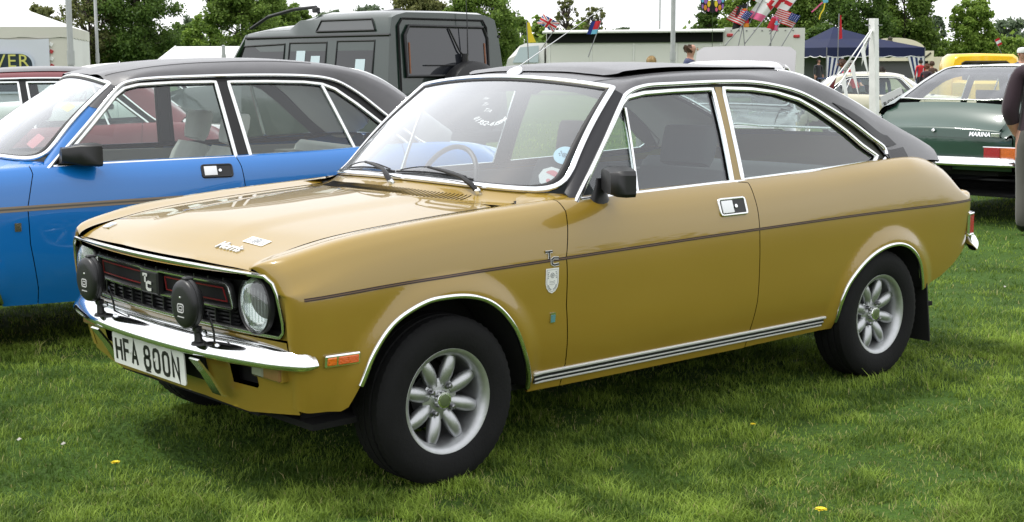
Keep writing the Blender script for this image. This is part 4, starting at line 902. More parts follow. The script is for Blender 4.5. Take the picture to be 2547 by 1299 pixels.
c = np.array([face_x(0, .655)-.004, 0, .655]); n = np.array([-1., 0, 0]); MB().box(c+np.array([.014, 0, 0]), (.03, .125, .078), None, .006).build('grille_plaque', M_BLACK, gold); tc_badge(c+n*.002, np.array([0, -1., 0]), np.array([0, 0, 1.]), n, .98, gold, 'grille_emblem')
uv = LOWER.uv([(1373, 697)])[0]; c, n, a, b = basis(LOWER, uv, -1)
sh = [(-.030, .042), (.030, .042), (.030, -.010), (.026, -.026), (.015, -.040), (0, -.046), (-.015, -.040), (-.026, -.026), (-.030, -.010)]
so = MB().prism(sh, c+n*.0008, a, b, .0008).build('shield_sticker', M_WHITE, gold); sp = MB()
P = np.array([c+a*p*.84+b*q*.88+n*.0018 for p, q in sh]); strip('', P, np.tile(n, (len(P), 1)), .0016, .0004, None, None, True, 0, sp, True)
roundel(sp, c+b*.017+n*.0018, a, b, n, .0085)
for s_ in (-1, 1):
    for j in range(4): sp.box(c+a*s_*(.017+.002*(j % 2))+b*(.028-.0065*j)+n*.0018, (.0045, .0045, .0005), Matrix((a, b, n)).transposed())
    strip('', np.array([c+a*s_*.004-b*.033+n*.0018, c+a*s_*.013-b*.028+n*.0018, c+a*s_*.019-b*.016+n*.0018]), np.tile(n, (3, 1)), .004, .0004, None, None, False, 0, sp, True)
for q in (-.002, -.007, -.013): strip('', np.array([c-a*.013+b*q+n*.0018, c+b*(q-.003)+n*.0018, c+a*.013+b*q+n*.0018]), np.tile(n, (3, 1)), .0014, .0004, None, None, False, 0, sp, True)
sp.build('shield_print', mat('sticker_grey', (.30, .31, .32), .5), so)
uv = LOWER.uv([(1374, 790)])[0]; c, n, a, b = basis(LOWER, uv, -1); bo = MB().prism(rrect(.024, .036, .003), c, a, b, .004).build('wing_badge', M_CHROME_SOFT, gold); fd = MB().prism(rrect(.020, .026, .002), c+n*.0042-b*.003, a, b, .0005).build('badge_field', mat('teal_enamel', (.10, .26, .27), .35), bo)
# windscreen stickers and lettering
def ws_uv(px, py):
    U, T = np.meshgrid(np.linspace(0, .56, 300), np.linspace(-1, 1, 400), indexing='ij'); Q = proj(WS.P(U.ravel(), T.ravel(), 1)); i = ((Q-np.array([px, py]))**2).sum(1).argmin(); return U.ravel()[i], T.ravel()[i]
def ws_basis(px, py): 
    uv = ws_uv(px, py); return basis(WS, uv, 1, (0, -1, 0))
c, n, a, b = ws_basis(1404, 386); dk = MB().prism([(.041*math.cos(t_), .041*math.sin(t_)) for t_ in np.linspace(0, 2*math.pi, 32, endpoint=False)], c-n*.003, a, b, .001).build('round_sticker', mat('sticker_blue', (.42, .66, .80), .5), gold); sm = MB(); roundel(sm, c-n*.0015, a, b, n, .009)
for s_ in (-1, 1):
    for i in range(2):
        for j in range(4):
            if (i+j) % 2 == 0: sm.box(c-n*.0015+a*s_*(.015+.006*i)+b*(j-1.5)*.006, (.0055, .0055, .0005), Matrix((a, b, n)).transposed())
sm.build('sticker_print', mat('sticker_ink', (.08, .17, .25), .5), dk)
c, n, a, b = ws_basis(1370, 440); dk = MB().prism([(.046*math.cos(t_), .046*math.sin(t_)) for t_ in np.linspace(0, 2*math.pi, 9, endpoint=False)], c-n*.004, a, b, .0008).build('tax_disc_holder', mat('disc_paper', (.62, .66, .66), .5), gold)
MB().prism([(.027*math.cos(t_), .027*math.sin(t_)) for t_ in np.linspace(R(10), R(170), 14)], c+b*.003-n*.0025, a, b, .0006).build('tax_disc', mat('disc_red', (.55, .16, .18), .5), dk); MB().prism([(.008*math.cos(t_), .008*math.sin(t_)) for t_ in np.linspace(0, 2*math.pi, 16, endpoint=False)], c-b*.018-n*.0025, a, b, .0006).build('disc_stamp', mat('disc_red', (.55, .16, .18), .5), dk)
for s, sz, px, py in (('Tr', .034, 1206, 259), ('Tra', .034, 1213, 273), ('Ser', .026, 1210, 243)):
    c, n, a, b = ws_basis(px, py); place_text('screen_lettering', s, sz, c-n*.003, a, b, M_WHITE, gold, depth=.0003)
for i, ch in enumerate('01952-615546'):
    ang = R(-62+124*i/11); px = 1220+41*math.sin(ang); py = 272+29*math.cos(ang)*.95+8; c, n, a, b = ws_basis(px, py); r0 = -R(-62+124*i/11)*-0.8
    a2 = a*math.cos(r0)+b*math.sin(r0); b2 = -a*math.sin(r0)+b*math.cos(r0); place_text('screen_lettering', ch, .036, c-n*.003, a2, b2, M_WHITE, gold, depth=.0003, bold=.0008)
# ------------------------------------------------------------------ the other cars
M_BLUE = paint('bright_blue_paint', (.002, .158, .52))
M_GREYSEAT = mat('grey_velour', (.52, .53, .49), .9, sheen=.3, var=.08, var_scale=12)
blue = build_car('parked_car', 'saloon', (-.51, 3.06, 0), R(-12.2), M_BLUE, M_VINYL, dict(pillar=M_BLUE, coach=(mat('buff_coachline', (.25, .20, .15), .5), .026, mat('grey_line', (.09, .085, .08), .5)), seat=M_GREYSEAT, cabin=mat('grey_trim', (.20, .20, .18), .8), lining=mat('grey_headlining', (.42, .42, .39), .9), surround=M_RUBBER, glass=glass_mat('clear_side_glass', (.86, .92, .90), 1.3, .02)))
tag(blue, 'bright blue four door saloon with black vinyl roof beside the gold coupe', 'car')
# its door mirror, wing badge and windscreen stickers
mc = np.array([.80, -.83, .955]); rg = []
for q, s1, s2 in ((0, .25, .55), (.45, .8, .9), (.9, 1, 1), (1, .96, .96)):
    rg.append([(mc[0]-.11+.17*q+.0, mc[1]+.05*(1-q)+w_*.075*s1, mc[2]+h_*.055*s2) for w_, h_ in [(-1, -.8), (-.8, -1), (.8, -1), (1, -.8), (1, .8), (.8, 1), (-.8, 1), (-1, .8)]])
mo = MB().loft(rg).build('door_mirror', M_BLACK, blue, True, 40); MB().hull8([(.68, -.735, .905), (.80, -.735, .905), (.80, -.80, .93), (.70, -.80, .93), (.70, -.725, .99), (.79, -.725, .98), (.78, -.80, .99), (.70, -.80, .985)]).build('mirror_foot', M_BLACK, mo)
uv = np.array([.47, .415]); c, n, a, b = basis(LOWER, uv, -1); bo = MB().prism(rrect(.030, .040, .003), c, a, b, .004).build('wing_badge', M_CHROME_SOFT, blue)
for px_, py_, w_, h_, m_ in ((.36, -.80, .10, .05, 'paper_yellow'), (.12, -.84, .07, .08, 'disc_red')):
    c, n, a, b = basis(WS, (px_, -(py_)), 1, (0, -1, 0)); MB().prism(rrect(w_, h_, .01), c-n*.004, a, b, .0008).build('screen_sticker', mat(m_, (.62, .56, .16), .6), blue)
M_MAROON = paint('maroon_paint', (.16, .018, .025))
dM = 11.9
def car_pose(local, px, depth, rz):        # world position so that a local ground point sits under a column at a depth
    p = ground_at(px, depth); c, s = math.cos(rz), math.sin(rz); return (p[0]-(c*local[0]-s*local[1]), p[1]-(s*local[0]+c*local[1]), 0)
rzM = R(-26)
maroon = build_car('parked_car', 'saloon', car_pose((2.40, -.72), 345, 11.3, rzM), rzM, M_MAROON, M_MAROON, dict(pillar=M_MAROON, lining=mat('grey_headlining', (.42, .42, .39), .9), glass=glass_mat('clear_side_glass', (.86, .92, .90)), wipers=False))
maroon.scale = (.965, .965, .965)
for sg in (-1, 1): panel('vinyl_top', ROOFS['saloon'], [(.95, .62), (.955, .10), (2.2, .10), (2.30, .62)], M_VINYL, maroon, sg, step=.06, off=.006, lip=.008)
tag(maroon, 'dark red saloon with a black roof parked beyond the blue saloon', 'car')
for o_ in maroon.children:
    if o_.name.startswith('door') and 'handle' in o_.name: pass
M_GREEN = paint('dark_green_paint', (.018, .058, .040))
rzG = R(182)
green = build_car('parked_car', 'coupe', car_pose((3.26, 0), 2329, 12.2, rzG), rzG, M_GREEN, M_GREEN, dict(plate=False, pillar=M_GREEN, glass=glass_mat('clear_side_glass', (.86, .92, .90)), wipers=False, lining=M_BLACKM))
tag(green, 'dark green coupe seen from behind with a chrome rear bumper', 'car')
place_text('boot_badge', 'MARINA', .050, (3.266, .435, .778), (0, 1, 0), (-.1, 0, .995), M_CHROME, green, depth=.003, bold=.002, shear=.15, spacing=1.05)
MB().box((3.262, .575, .776), (.008, .08, .030), None, .002).build('boot_badge', M_CHROME_SOFT, green)
# silver saloon with its boot lid up, and two pale cars by the stalls
M_SILVER = paint('silver_grey_paint', (.30, .295, .30))
rzS = R(35)
silver = build_car('parked_car', 'saloon', car_pose((3.0, 0), 1850, 17.5, rzS), rzS, M_SILVER, M_SILVER, dict(pillar=M_SILVER, wipers=False))
for o_ in list(silver.children):
    if o_.name.startswith('boot_lid'): bpy.data.objects.remove(o_)
tag(silver, 'silver grey saloon with its boot lid raised behind the gold coupe', 'car')
LIDS = Surf(lambda u, t: (2.86+.52*u+.10*u*u*0, -np.asarray(t)+0*u, .98+.62*np.asarray(u)+.035*np.sin(np.pi*np.clip(u, 0, 1))-.05*np.asarray(t)**2), (0, 1), (-.6, .6))
lo = panel('boot_lid', LIDS, [(0, -.62), (.9, -.62), (1, -.54), (1, .54), (.9, .62), (0, .62)], M_SILVER, silver, 1, step=.06, off=0, lip=.03)
lo2 = panel('lid_lining', LIDS, [(.02, -.60), (.9, -.60), (.98, -.52), (.98, .52), (.9, .60), (.02, .60)], mat('grey_primer', (.40, .39, .38), .6), silver, 1, step=.08, off=-.02, lip=0)
for y_ in (-.25, .05, .30):
    p = LIDS.P(.80, y_, 1)-LIDS.N(.80, y_, 1)*.03; MB().box(p, (.03, .10, .03), None, .006).build('lid_catch', M_SILVER, lo2)
M_CREAM = paint('cream_paint', (.62, .58, .44)); pass
for pm, px_, dp, rz_, sc_, lb in ((M_CREAM, 2195, 27, R(128), .86, 'small cream car parked in front of the blue gazebo'),):
    o_ = build_car('parked_car', 'saloon', car_pose((1.2, 0), px_, dp, rz_), rz_, pm, pm, dict(pillar=pm, wipers=False)); tag(o_, lb, 'car'); o_.scale = (sc_, sc_, sc_)
rzW = R(-35); o_ = build_car('parked_car', 'saloon', car_pose((2.2, 0), 430, 19, rzW), rzW, M_WHITE, M_WHITE, dict(pillar=M_WHITE, wipers=False)); tag(o_, 'white saloon standing beyond the dark red saloon', 'car')
# ------------------------------------------------------------------ green 4x4 estate seen from behind
CRH = np.array([CR[0], CR[1], 0]); CRH /= np.linalg.norm(CRH); CDH = np.array([CD[0], CD[1], 0]); CDH /= np.linalg.norm(CDH)
M_4X4 = paint('dark_green_4x4_paint', (.010, .026, .018), .30)
phi = R(46.5); fwd = -CRH*math.sin(phi)+CDH*math.cos(phi); rz4 = math.atan2(fwd[1], fwd[0])      # local +x is forwards, +y is the left side
rl = ground_at(985, 15.4); lft = np.array([-fwd[1], fwd[0], 0]); org = rl-lft*.80
four = empty('four_by_four', tuple(org), rz4); tag(four, 'dark green four by four estate with a spare wheel on its rear door', 'car'); four.scale = (1.02, 1.07, 1.0)
def sect(x, top, tuck, zb=.50, belt=1.16, gut=1.72, wide=.87):
    return [(x, wide-.04, zb), (x, wide, zb+.12), (x, wide+.005, .95), (x, wide-.01, belt), (x, wide-.075, gut), (x, wide-.075-.045, gut+.07+tuck*.12), (x, wide-.19, top-.035), (x, wide-.32, top-.006), (x, 0, top)]
def body_ring(h): return h+[(p[0], -p[1], p[2]) for p in h[-2::-1]]
st = [(0.0, 1.955), (.08, 1.975), (.5, 1.985), (1.30, 1.985), (1.62, 1.93), (1.85, 1.86), (2.3, 1.835), (2.62, 1.80)]
rings = [body_ring(sect(x-(0 if x > .05 else 0), t_, 1 if x < 1.7 else 0, gut=1.70 if x < 2.5 else 1.68)) for x, t_ in st]
def shear(r, k): return [(p[0]+k*(p[2]-1.1), p[1], p[2]) for p in r]
rings[0] = shear(rings[0], .07); rings[1] = shear(rings[1], .06)
MB().loft(rings, True, False).build('body_shell', M_4X4, four, True, 40)
MB().loft([[(p[0], p[1], p[2]) for p in rings[0]], [(.02, p[1]*.2, 1.2) for p in rings[0]]], False, False).build('rear_face', M_4X4, four)
# bonnet and front half
fr = []
for x, zt, w_ in ((2.62, 1.16, .86), (3.1, 1.15, .86), (3.9, 1.10, .85), (4.28, 1.05, .83), (4.36, .95, .82)): fr.append([(x, w_-.03, .5), (x, w_, .65), (x, w_-.005, zt-.10), (x, w_-.06, zt-.01), (x, 0, zt), (x, -w_+.06, zt-.01), (x, -w_+.005, zt-.10), (x, -w_, .65), (x, -w_+.03, .5)])
MB().loft(fr, True, False).build('front_body', M_4X4, four, True, 40)
for s_ in (-1, 1):
    MB().tube([(3.08, s_*.80, 1.14), (2.62, s_*.745, 1.72)], .04, 8).build('screen_pillar', M_4X4, four)
wsq = [(3.06, .76, 1.15), (3.06, -.76, 1.15), (2.66, -.70, 1.72), (2.66, .70, 1.72)]
MB().add(wsq, [(0, 1, 2, 3)]).build('windscreen', M_GLASSD, four)
def side_pt(x, z, s_, o=.006):
    y = .86-.005 if z < 1.16 else .86-(z-1.16)*(.075/.55)
    return (x, s_*(y+o), z)
M_DGL = mat('dark_pane', (.008, .010, .012), .05, spec=.5, coat=.6)
for s_ in (-1, 1):
    for nm, q in (('side_window', [(.27, 1.22), (.90, 1.22), (.90, 1.64), (.27, 1.64)]), ('side_window', [(1.08, 1.22), (1.75, 1.22), (1.75, 1.63), (1.08, 1.63)]), ('side_window', [(1.84, 1.22), (2.78, 1.22), (2.62, 1.60), (1.84, 1.62)])):
        P = [side_pt(a_, z_, s_) for a_, z_ in q]; w_ = MB().add(P, [(0, 1, 2, 3)]).build(nm, M_DGL, four)
        MB().tube([side_pt(a_, z_, s_, .004) for a_, z_ in q], .014, 6, closed=True).build('window_rubber', M_BLACK, w_)
        if q[0][0] < 1.2:
            for (xa, za) in (((.40, 1.32),) if q[0][0] < .5 else ((1.18, 1.36), (1.45, 1.42))):
                MB().add([side_pt(xa, za-.10, s_, .009), side_pt(xa+.16, za-.10, s_, .009), side_pt(xa+.16, za+.12, s_, .009), side_pt(xa, za+.12, s_, .009)], [(0, 1, 2, 3)]).build('paper_notice', mat('notice_paper', (.55, .66, .70), .7), w_)
    MB().tube([(x, s_*(.86-.062), 1.700) for x in np.linspace(.03, 2.6, 20)], .016, 6).build('roof_gutter', M_BLACK, four)
    # roof-side glazing panel
    q = [(.28, 1.755, .785), (1.28, 1.755, .785), (1.22, 1.878, .757), (.36, 1.878, .757)]; P = [(a_, s_*(y_+.006), z_) for a_, z_, y_ in q]
    al = MB().add(P, [(0, 1, 2, 3)]).build('alpine_window', mat('tinted_roof_pane', (.06, .065, .065), .12, coat=1.0), four); MB().tube(P, .013, 6, closed=True).build('window_rubber', M_BLACK, al)
    rr_ = MB().tube([(1.45, s_*.62, 1.975), (1.5, s_*.62, 2.045), (1.9, s_*.62, 2.03), (2.4, s_*.62, 1.955), (2.72, s_*.64, 1.82)], .020, 8).build('roof_rail', M_BLACK, four); MB().box((1.5, s_*.62, 2.01), (.10, .05, .06), None, .01).build('rail_foot', M_BLACK, rr_)
    MB().box((.035, s_*.72, 1.05), (.05, .16, .20), None, .02).build('tail_lamp', M_REDL, four)
def rear_pt(y, z, o=.0): return (.07*(z-1.1)-.012-o, y, z)
dq = [(.70, .55), (-.60, .55), (-.60, 1.80), (-.55, 1.88), (.62, 1.88), (.68, 1.80)]
MB().tube([rear_pt(a_, z_, .002) for a_, z_ in dq], .012, 6, closed=True).build('rear_door_seam', M_DARK, four)
wq = [(.60, 1.25), (-.60, 1.25), (-.60, 1.68), (-.54, 1.80), (.54, 1.80), (.60, 1.70)]
rw = MB().add([rear_pt(a_, z_, .004) for a_, z_ in wq], [(0, 1, 2, 3, 4, 5)]).build('rear_window', mat('rear_pane', (.022, .024, .030), .05, coat=.8), four)
MB().tube([rear_pt(a_, z_, .006) for a_, z_ in wq], .020, 6, closed=True).build('window_rubber', M_BLACK, rw)
for s_ in (-1, 1): MB().tube([rear_pt(s_*.555, 1.28, .008), rear_pt(s_*.55, 1.62, .008)], .010, 6).build('heater_edge', mat('heater_copper', (.25, .10, .05), .5), rw)
MB().tube([rear_pt(-.02, 1.78, .02), rear_pt(-.15, 1.53, .03), rear_pt(-.26, 1.42, .04)], .010, 6).build('wiper_arm', M_BLACK, rw); MB().tube([rear_pt(.35, 1.37, .03), rear_pt(-.3, 1.37, .03)], .008, 6).build('wiper_blade', M_BLACK, rw)
sw = empty('spare_wheel', (-.14, -.20, 1.02), 0, four)
MB().lathe([(.001, -.13), (.25, -.13), (.34, -.125), (.385, -.10), (.395, -.03), (.395, .05), (.37, .10), (.2, .12)], 48, (0, 0, 0), (1, 0, 0), True).build('wheel_cover', M_BLACK, sw, True, 40)
MB().tube([rear_pt(-.20, 1.40, .05), rear_pt(-.20, 1.5, .06)], .035, 8).build('aerial_mount', M_BLACK, four); MB().tube([rear_pt(-.24, 1.48, .06), rear_pt(-.24, 1.9, .08), (-.02, -.23, 2.35)], [.008, .005, .003], 6).build('aerial', M_BLACK, four)
MB().box((.0, 0, .55), (.12, 1.66, .16), None, .03).build('rear_bumper', M_BLACK, four); MB().box((4.40, 0, .60), (.14, 1.7, .20), None, .04).build('front_bumper', M_BLACK, four); MB().box((2.1, 0, .45), (4.0, 1.3, .12)).build('chassis', M_DARK, four)
for x_ in (.95, 3.49):
    for s_ in (-1, 1):
        w_ = empty('wheel', (x_, s_*.75, .36), 0, four); link('tyre', tyre_mesh(.36, .21, .22, 64), M_TYRE, w_); MB().lathe([(.21, -.06), (.16, -.09), (.08, -.07), (.001, -.08)], 28, (0, 0, 0), (0, -s_*1.0, 0), True).build('rim', M_ALLOY, w_)
# ------------------------------------------------------------------ helper to stand things up in the field
def stand(name, px, depth, ang, label, cat, group=None):
    """root at the ground; local x = to the right in the picture when ang = 0, local y = away"""
    p = ground_at(px, depth); rz = math.atan2(CRH[1], CRH[0])+ang
    o = empty(name, tuple(p), rz); return tag(o, label, cat, group)
def zpx(py, depth): return CAMPOS[2]+(160-py)/FPX*depth
def wpx(w, depth): return w/FPX*depth
# ------------------------------------------------------------------ white lorry
D = 62.0; lor = stand('box_lorry', 1800, D, R(-14), 'white box lorry with a side awning flap beyond the cars', 'lorry')
M_LORRY = mat('grey_white_panel', (.66, .66, .61), .5, var=.06, var_scale=.6); M_LORRYT = mat('white_trim', (.76, .76, .72), .5)
zt = zpx(78, D); LB = wpx(435, D)*1.04; RW = wpx(195, D)
MB().box((-LB/2, 1.1, (zt+.9)/2), (LB, 2.2, zt-.9), None, .03).build('box_body', M_LORRY, lor)
# rear doors turn away to the right
MB().hull8([(0, 0, .8), (RW, .55, .8), (RW, .60, .8), (0, .05, .8), (0, 0, zt+.12), (RW, .55, zt+.08), (RW, .60, zt+.08), (0, .05, zt+.12)]).build('rear_panel', M_LORRY, lor)
for k in range(5):
    xk = -LB+.15+k*(LB-.3)/4; MB().box((xk, -.012, (zt-.5+.9)/2), (.07, .02, zt-1.45)).build('panel_post', M_LORRYT, lor)
for k in range(4):
    xa = -LB+.15+k*(LB-.3)/4; MB().box((xa+(LB-.3)/8, -.006, (zt-.60+1.0)/2), ((LB-.3)/4-.12, .012, zt-1.65), None, .004).build('side_panel', mat('pale_panel', (.70, .70, .64), .45), lor)
MB().box((-LB/2, -.05, zt-.30), (LB-.1, .12, .42)).build('awning_recess', M_DARK, lor)
MB().box((-LB/2, -.32, zt-.02), (LB+.1, .55, .10), Matrix.Rotation(R(6), 3, 'X'), .02).build('awning_flap', M_LORRYT, lor)
for xk, zk in ((.25, zt-.22), (RW-.35, zt-.28)): MB().box((xk, .55*xk/RW-.03, zk), (.28, .06, .14), None, .03).build('marker_lamp', M_REDL, lor)
for k in range(9): MB().box((.3+k*.33, .55*(.3+k*.33)/RW-.012, zt-.03), (.06, .02, .05)).build('rivet_plate', M_STEEL, lor)
cx = -LB-.1; zc = zpx(106, D)
cab = MB(); cab.loft([[(x_, 0.05, 1.0), (x_, .0, zb), (x_, .12, zt_), (x_, 2.0, zt_), (x_, 2.1, zb), (x_, 2.05, 1.0)] for x_, zb, zt_ in ((cx, 1.9, zc), (cx-.9, 1.9, zc-.02), (cx-1.15, 1.85, zc-.12), (cx-1.7, 1.6, zc-.95), (cx-1.8, 1.2, 1.25))]); cab.build('cab', mat('cab_white', (.66, .66, .63), .4), lor, True, 35)
MB().add([(cx-.25, -.06, 1.45), (cx-1.45, -.06, 1.45), (cx-1.14, .02, zc-.20), (cx-.25, .02, zc-.12)], [(0, 1, 2, 3)]).build('cab_window', mat('pale_pane', (.36, .44, .45), .08, coat=.5), lor)
for k, (xx, yy) in enumerate(((cx-.9, .2), (cx-.9, 1.9), (-1.5, .2), (-1.5, 1.9))): 
    w_ = empty('wheel', (xx, yy, .45), 0, lor); link('tyre', tyre_mesh(.45, .27, .26, 40), M_TYRE, w_)
# ------------------------------------------------------------------ blue gazebo with striped legs
D = 66.0; gz = stand('gazebo', 2120, D, R(18), 'navy blue pop up gazebo with blue and white striped corner curtains', 'gazebo')
M_NAVY = mat('navy_canvas', (.005, .011, .050), .8, var=.15, var_scale=1.2, bump=.3, bump_scale=3)
hw, hd = 2.55, 2.0; ze, zp_ = 2.08, 3.05
def ridge(xa): return (xa, 0, zp_)
E4 = [(-hw, -hd, ze), (hw, -hd, ze), (hw, hd, ze), (-hw, hd, ze)]
mb = MB(); top = (-1.05, 0, zp_); mid = [(-1.05+(e[0]+1.05)*.5, e[1]*.5, ze+(zp_-ze)*.42) for e in E4]
V = [top]+mid+E4; F = [(0, 1, 2), (0, 2, 3), (0, 3, 4), (0, 4, 1)]+[(1+k, 5+k, 5+(k+1) % 4, 1+(k+1) % 4) for k in range(4)]
MB().add(V, F).build('canopy', M_NAVY, gz, False)
for k in range(4):
    a_, b_ = np.array(E4[k]), np.array(E4[(k+1) % 4]); n = 14; up = [a_+(b_-a_)*i/n for i in range(n+1)]; dn = [u_+np.array([0, 0, -.42+.04*math.cos(i*2.1)]) for i, u_ in enumerate(up)]
    MB().loft([[tuple(p) for p in up], [tuple(p) for p in dn]], False, False).build('valance', M_NAVY, gz); MB().tube([tuple(p) for p in dn], .02, 4).build('valance_hem', M_WHITE, gz)
M_STRW = mat('white_canvas', (.70, .70, .70), .8); M_STRB = mat('navy_stripe', (.02, .035, .12), .8)
for cx_, cy_ in ((-hw, -hd), (hw, -hd), (hw, hd), (-hw, hd)):
    MB().tube([(cx_, cy_, 0), (cx_, cy_, ze)], .025, 8).build('leg', M_STEEL, gz)
    for k in range(7):
        wd = .13; x0 = cx_-math.copysign(k*wd, cx_); x1 = cx_-math.copysign((k+1)*wd, cx_); sp = .35
        MB().add([(cx_-math.copysign(k*wd*sp, cx_), cy_, .05), (cx_-math.copysign((k+1)*wd*sp, cx_), cy_, .05), (x1, cy_, ze-.38), (x0, cy_, ze-.38)], [(0, 1, 2, 3)]).build('curtain_stripe', M_STRB if k % 2 else M_STRW, gz)
MB().box((-hw+.3, hd-.05, 1.0), (1.2, .03, 1.7)).build('red_backcloth', mat('red_cloth', (.55, .03, .04), .8), gz); MB().box((0, hd, .95), (4.2, .03, 1.9)).build('back_wall', mat('dim_canvas', (.30, .32, .32), .9), gz)
tb = stand('trestle_table', 2110, 62, R(18), 'trestle table covered in goods under the gazebo', 'table'); MB().box((0, 0, .72), (2.6, .7, .06)).build('table_top', mat('table_blue', (.06, .08, .16), .8), tb)
for s_ in (-1, 1): MB().box((s_*1.1, 0, .35), (.06, .6, .69)).build('leg', M_STEEL, tb)
# ------------------------------------------------------------------ cream fairground stall with an arched board
D = 74.0; fs = stand('food_stall', 2250, D, R(10), 'cream stall with an arched sign board behind the gazebo', 'stall'); M_CR = mat('cream_board', (.80, .73, .55), .6, var=.05, var_scale=.8)
wA = wpx(205, D)/2; za = zpx(130, D); zA = zpx(98, D); ctrx = wpx(0, D)-.6
poly = [(wA*.78*math.cos(t_), za+(zA-za)*math.sin(t_)) for t_ in np.linspace(math.pi, 0, 22)]+[(wA, za), (wA, zpx(155, D)), (-wA, zpx(155, D)), (-wA, za)]
MB().prism(poly, (ctrx, 0, 0), (1, 0, 0), (0, 0, 1), .12).build('arched_board', M_CR, fs, False)
fig = MB(); fig.lathe([(.001, 0), (.20, .02), (.26, .22), (.14, .42), (.001, .5)], 10, (ctrx-.35, -.14, za+.12), (0, 0, 1)); fig.lathe([(.001, 0), (.11, .05), (.13, .12), (.001, .24)], 10, (ctrx-.32, -.14, za+.52), (0, 0, 1)); fig.box((ctrx-.35, -.14, za+.10), (1.5, .03, .05)); fig.tube([(ctrx-.9, -.14, za+.18), (ctrx-.6, -.14, za+.38), (ctrx-.3, -.14, za+.42), (ctrx+.1, -.14, za+.2)], .05, 6)
fig.build('painted_figure', mat('dark_ink_brown', (.05, .045, .03), .8), fs)
sc = MB(); sc.tube(smooth_path(np.array([(ctrx+wA*.35, -.14, za-.45), (ctrx+wA*.55, -.14, za-.15), (ctrx+wA*.75, -.14, za-.35), (ctrx+wA*.92, -.14, za-.12)]), .1), .05, 5); sc.build('painted_scroll', mat('dark_ink_brown', (.05, .045, .03), .8), fs)
MB().box((ctrx+1.6, .9, .85), (wA*2+4.2, 1.4, 1.70)).build('stall_body', M_CR, fs); MB().box((ctrx-.1, .17, 1.25), (wA*1.3, .06, 1.3)).build('serving_hatch', mat('hatch_shade', (.10, .10, .10), .8), fs)
MB().box((ctrx+wA*.75, .15, 1.2), (.7, .08, 1.5)).build('doorway', M_DARK, fs)
# ------------------------------------------------------------------ yellow pick-up
D = 29.5; yp_ = stand('pickup_truck', 2451, D, R(-4), 'bright yellow pick up truck cab seen from behind', 'truck'); M_YEL = paint('yellow_paint', (.80, .52, .004))
wd = wpx(172, D)/2; zt = zpx(137, D); rg = []
def cabsec(s, z0): 
    return [(-wd*s, 0, .55), (-wd*s*1.01, 0, 1.0), (-wd*s*.985, 0, zt-.22), (-wd*s*.93, 0, zt-.08), (-wd*s*.80, 0, zt-.015), (0, 0, zt), (wd*s*.80, 0, zt-.015), (wd*s*.93, 0, zt-.08), (wd*s*.985, 0, zt-.22), (wd*s*1.01, 0, 1.0), (wd*s, 0, .55)]
for y_, s_, dz in ((0, .93, -.05), (.06, 1.0, 0), (.9, 1.0, .01), (1.15, .97, -.03)): rg.append([(p[0]*s_, y_, p[2]+dz if p[2] > 1.1 else p[2]) for p in cabsec(1, 0)])
MB().loft(rg, True, False).build('cab', M_YEL, yp_, True, 50)
MB().add([(p[0], p[1], p[2]) for p in rg[0]], [tuple(range(11))]).build('cab_back', M_YEL, yp_)
pz = zpx(179, D); wq = [(-wd*.62, pz-.25), (wd*.62, pz-.25), (wd*.66, zt-.20), (wd*.58, zt-.17), (-wd*.58, zt-.17), (-wd*.66, zt-.20)]
MB().add([(a_, -.004, z_) for a_, z_ in wq], [tuple(range(6))]).build('rear_window', M_DGL, yp_); MB().tube([(a_, -.004, z_) for a_, z_ in wq], .02, 6, closed=True).build('window_rubber', M_BLACK, yp_)
MB().box((0, -.9, .78), (wd*1.9, 1.7, .5), None, .06).build('load_bed', M_YEL, yp_); MB().box((0, 2.0, .85), (wd*1.5, 1.7, .55), None, .15, 3).build('bonnet', M_YEL, yp_)
for xx in (-.65, .65):
    for yy in (-.8, 2.1): w_ = empty('wheel', (xx, yy, .33), math.pi/2, yp_); link('tyre', tyre_mesh(.33, .2, .18, 40), M_TYRE, w_)
# ------------------------------------------------------------------ white tents
M_TENT = mat('white_pvc', (.74, .74, .72), .6, var=.04, var_scale=.5); M_TENTW = mat('cream_pvc', (.62, .60, .53), .65, var=.05, var_scale=.6, bump=.15, bump_scale=1.5)
D = 36.0; tn = stand('marquee', 178, D, R(12), 'white pyramid marquee with a club banner on its front wall', 'tent'); zE = zpx(65, D); zV = zpx(92, D); Wt = 6.0
apx = (-wpx(150, D), 3.0, zpx(8, D))
C4 = [(0, 0, zE), (.0, 6.0, zE), (-Wt, 6.0, zE), (-Wt, 0, zE)]
MB().add([apx]+C4, [(0, 2, 1), (0, 3, 2), (0, 4, 3), (0, 1, 4)]).build('roof', M_TENT, tn, False)
for k in range(4):
    a_, b_ = np.array(C4[k]), np.array(C4[(k+1) % 4]); n = 24; up = [a_+(b_-a_)*i/n for i in range(n+1)]; o2 = [u_+np.array([0, 0, zV-zE+.02*math.sin(i*1.7)]) for i, u_ in enumerate(up)]
    MB().loft([[tuple(p) for p in up], [tuple(p) for p in o2]], False, False).build('valance', M_TENTW, tn)
MB().box((-Wt/2, .05, zV/2), (Wt, .04, zV)).build('front_wall', M_TENTW, tn); MB().box((-.03, 3.0, zV/2), (.04, 6.0, zV)).build('side_wall', M_TENT, tn); MB().tube([(0, 0, 0), (0, 0, zE)], .05, 8).build('corner_pole', M_WHITE, tn)
bw = wpx(125, D); bx1 = -wpx(178-127, D); bt, bb = zpx(94, D), .3
bn = MB(); bn.loft([[(bx1-4.4*i/20, -.04-.03*math.sin(i*.9), bt-.03*math.sin(i*.5)) for i in range(21)], [(bx1-4.4*i/20, -.05-.03*math.sin(i*.9+1), bb) for i in range(21)]], False, False); bo = bn.build('banner', mat('banner_white', (.62, .64, .70), .7), tn)
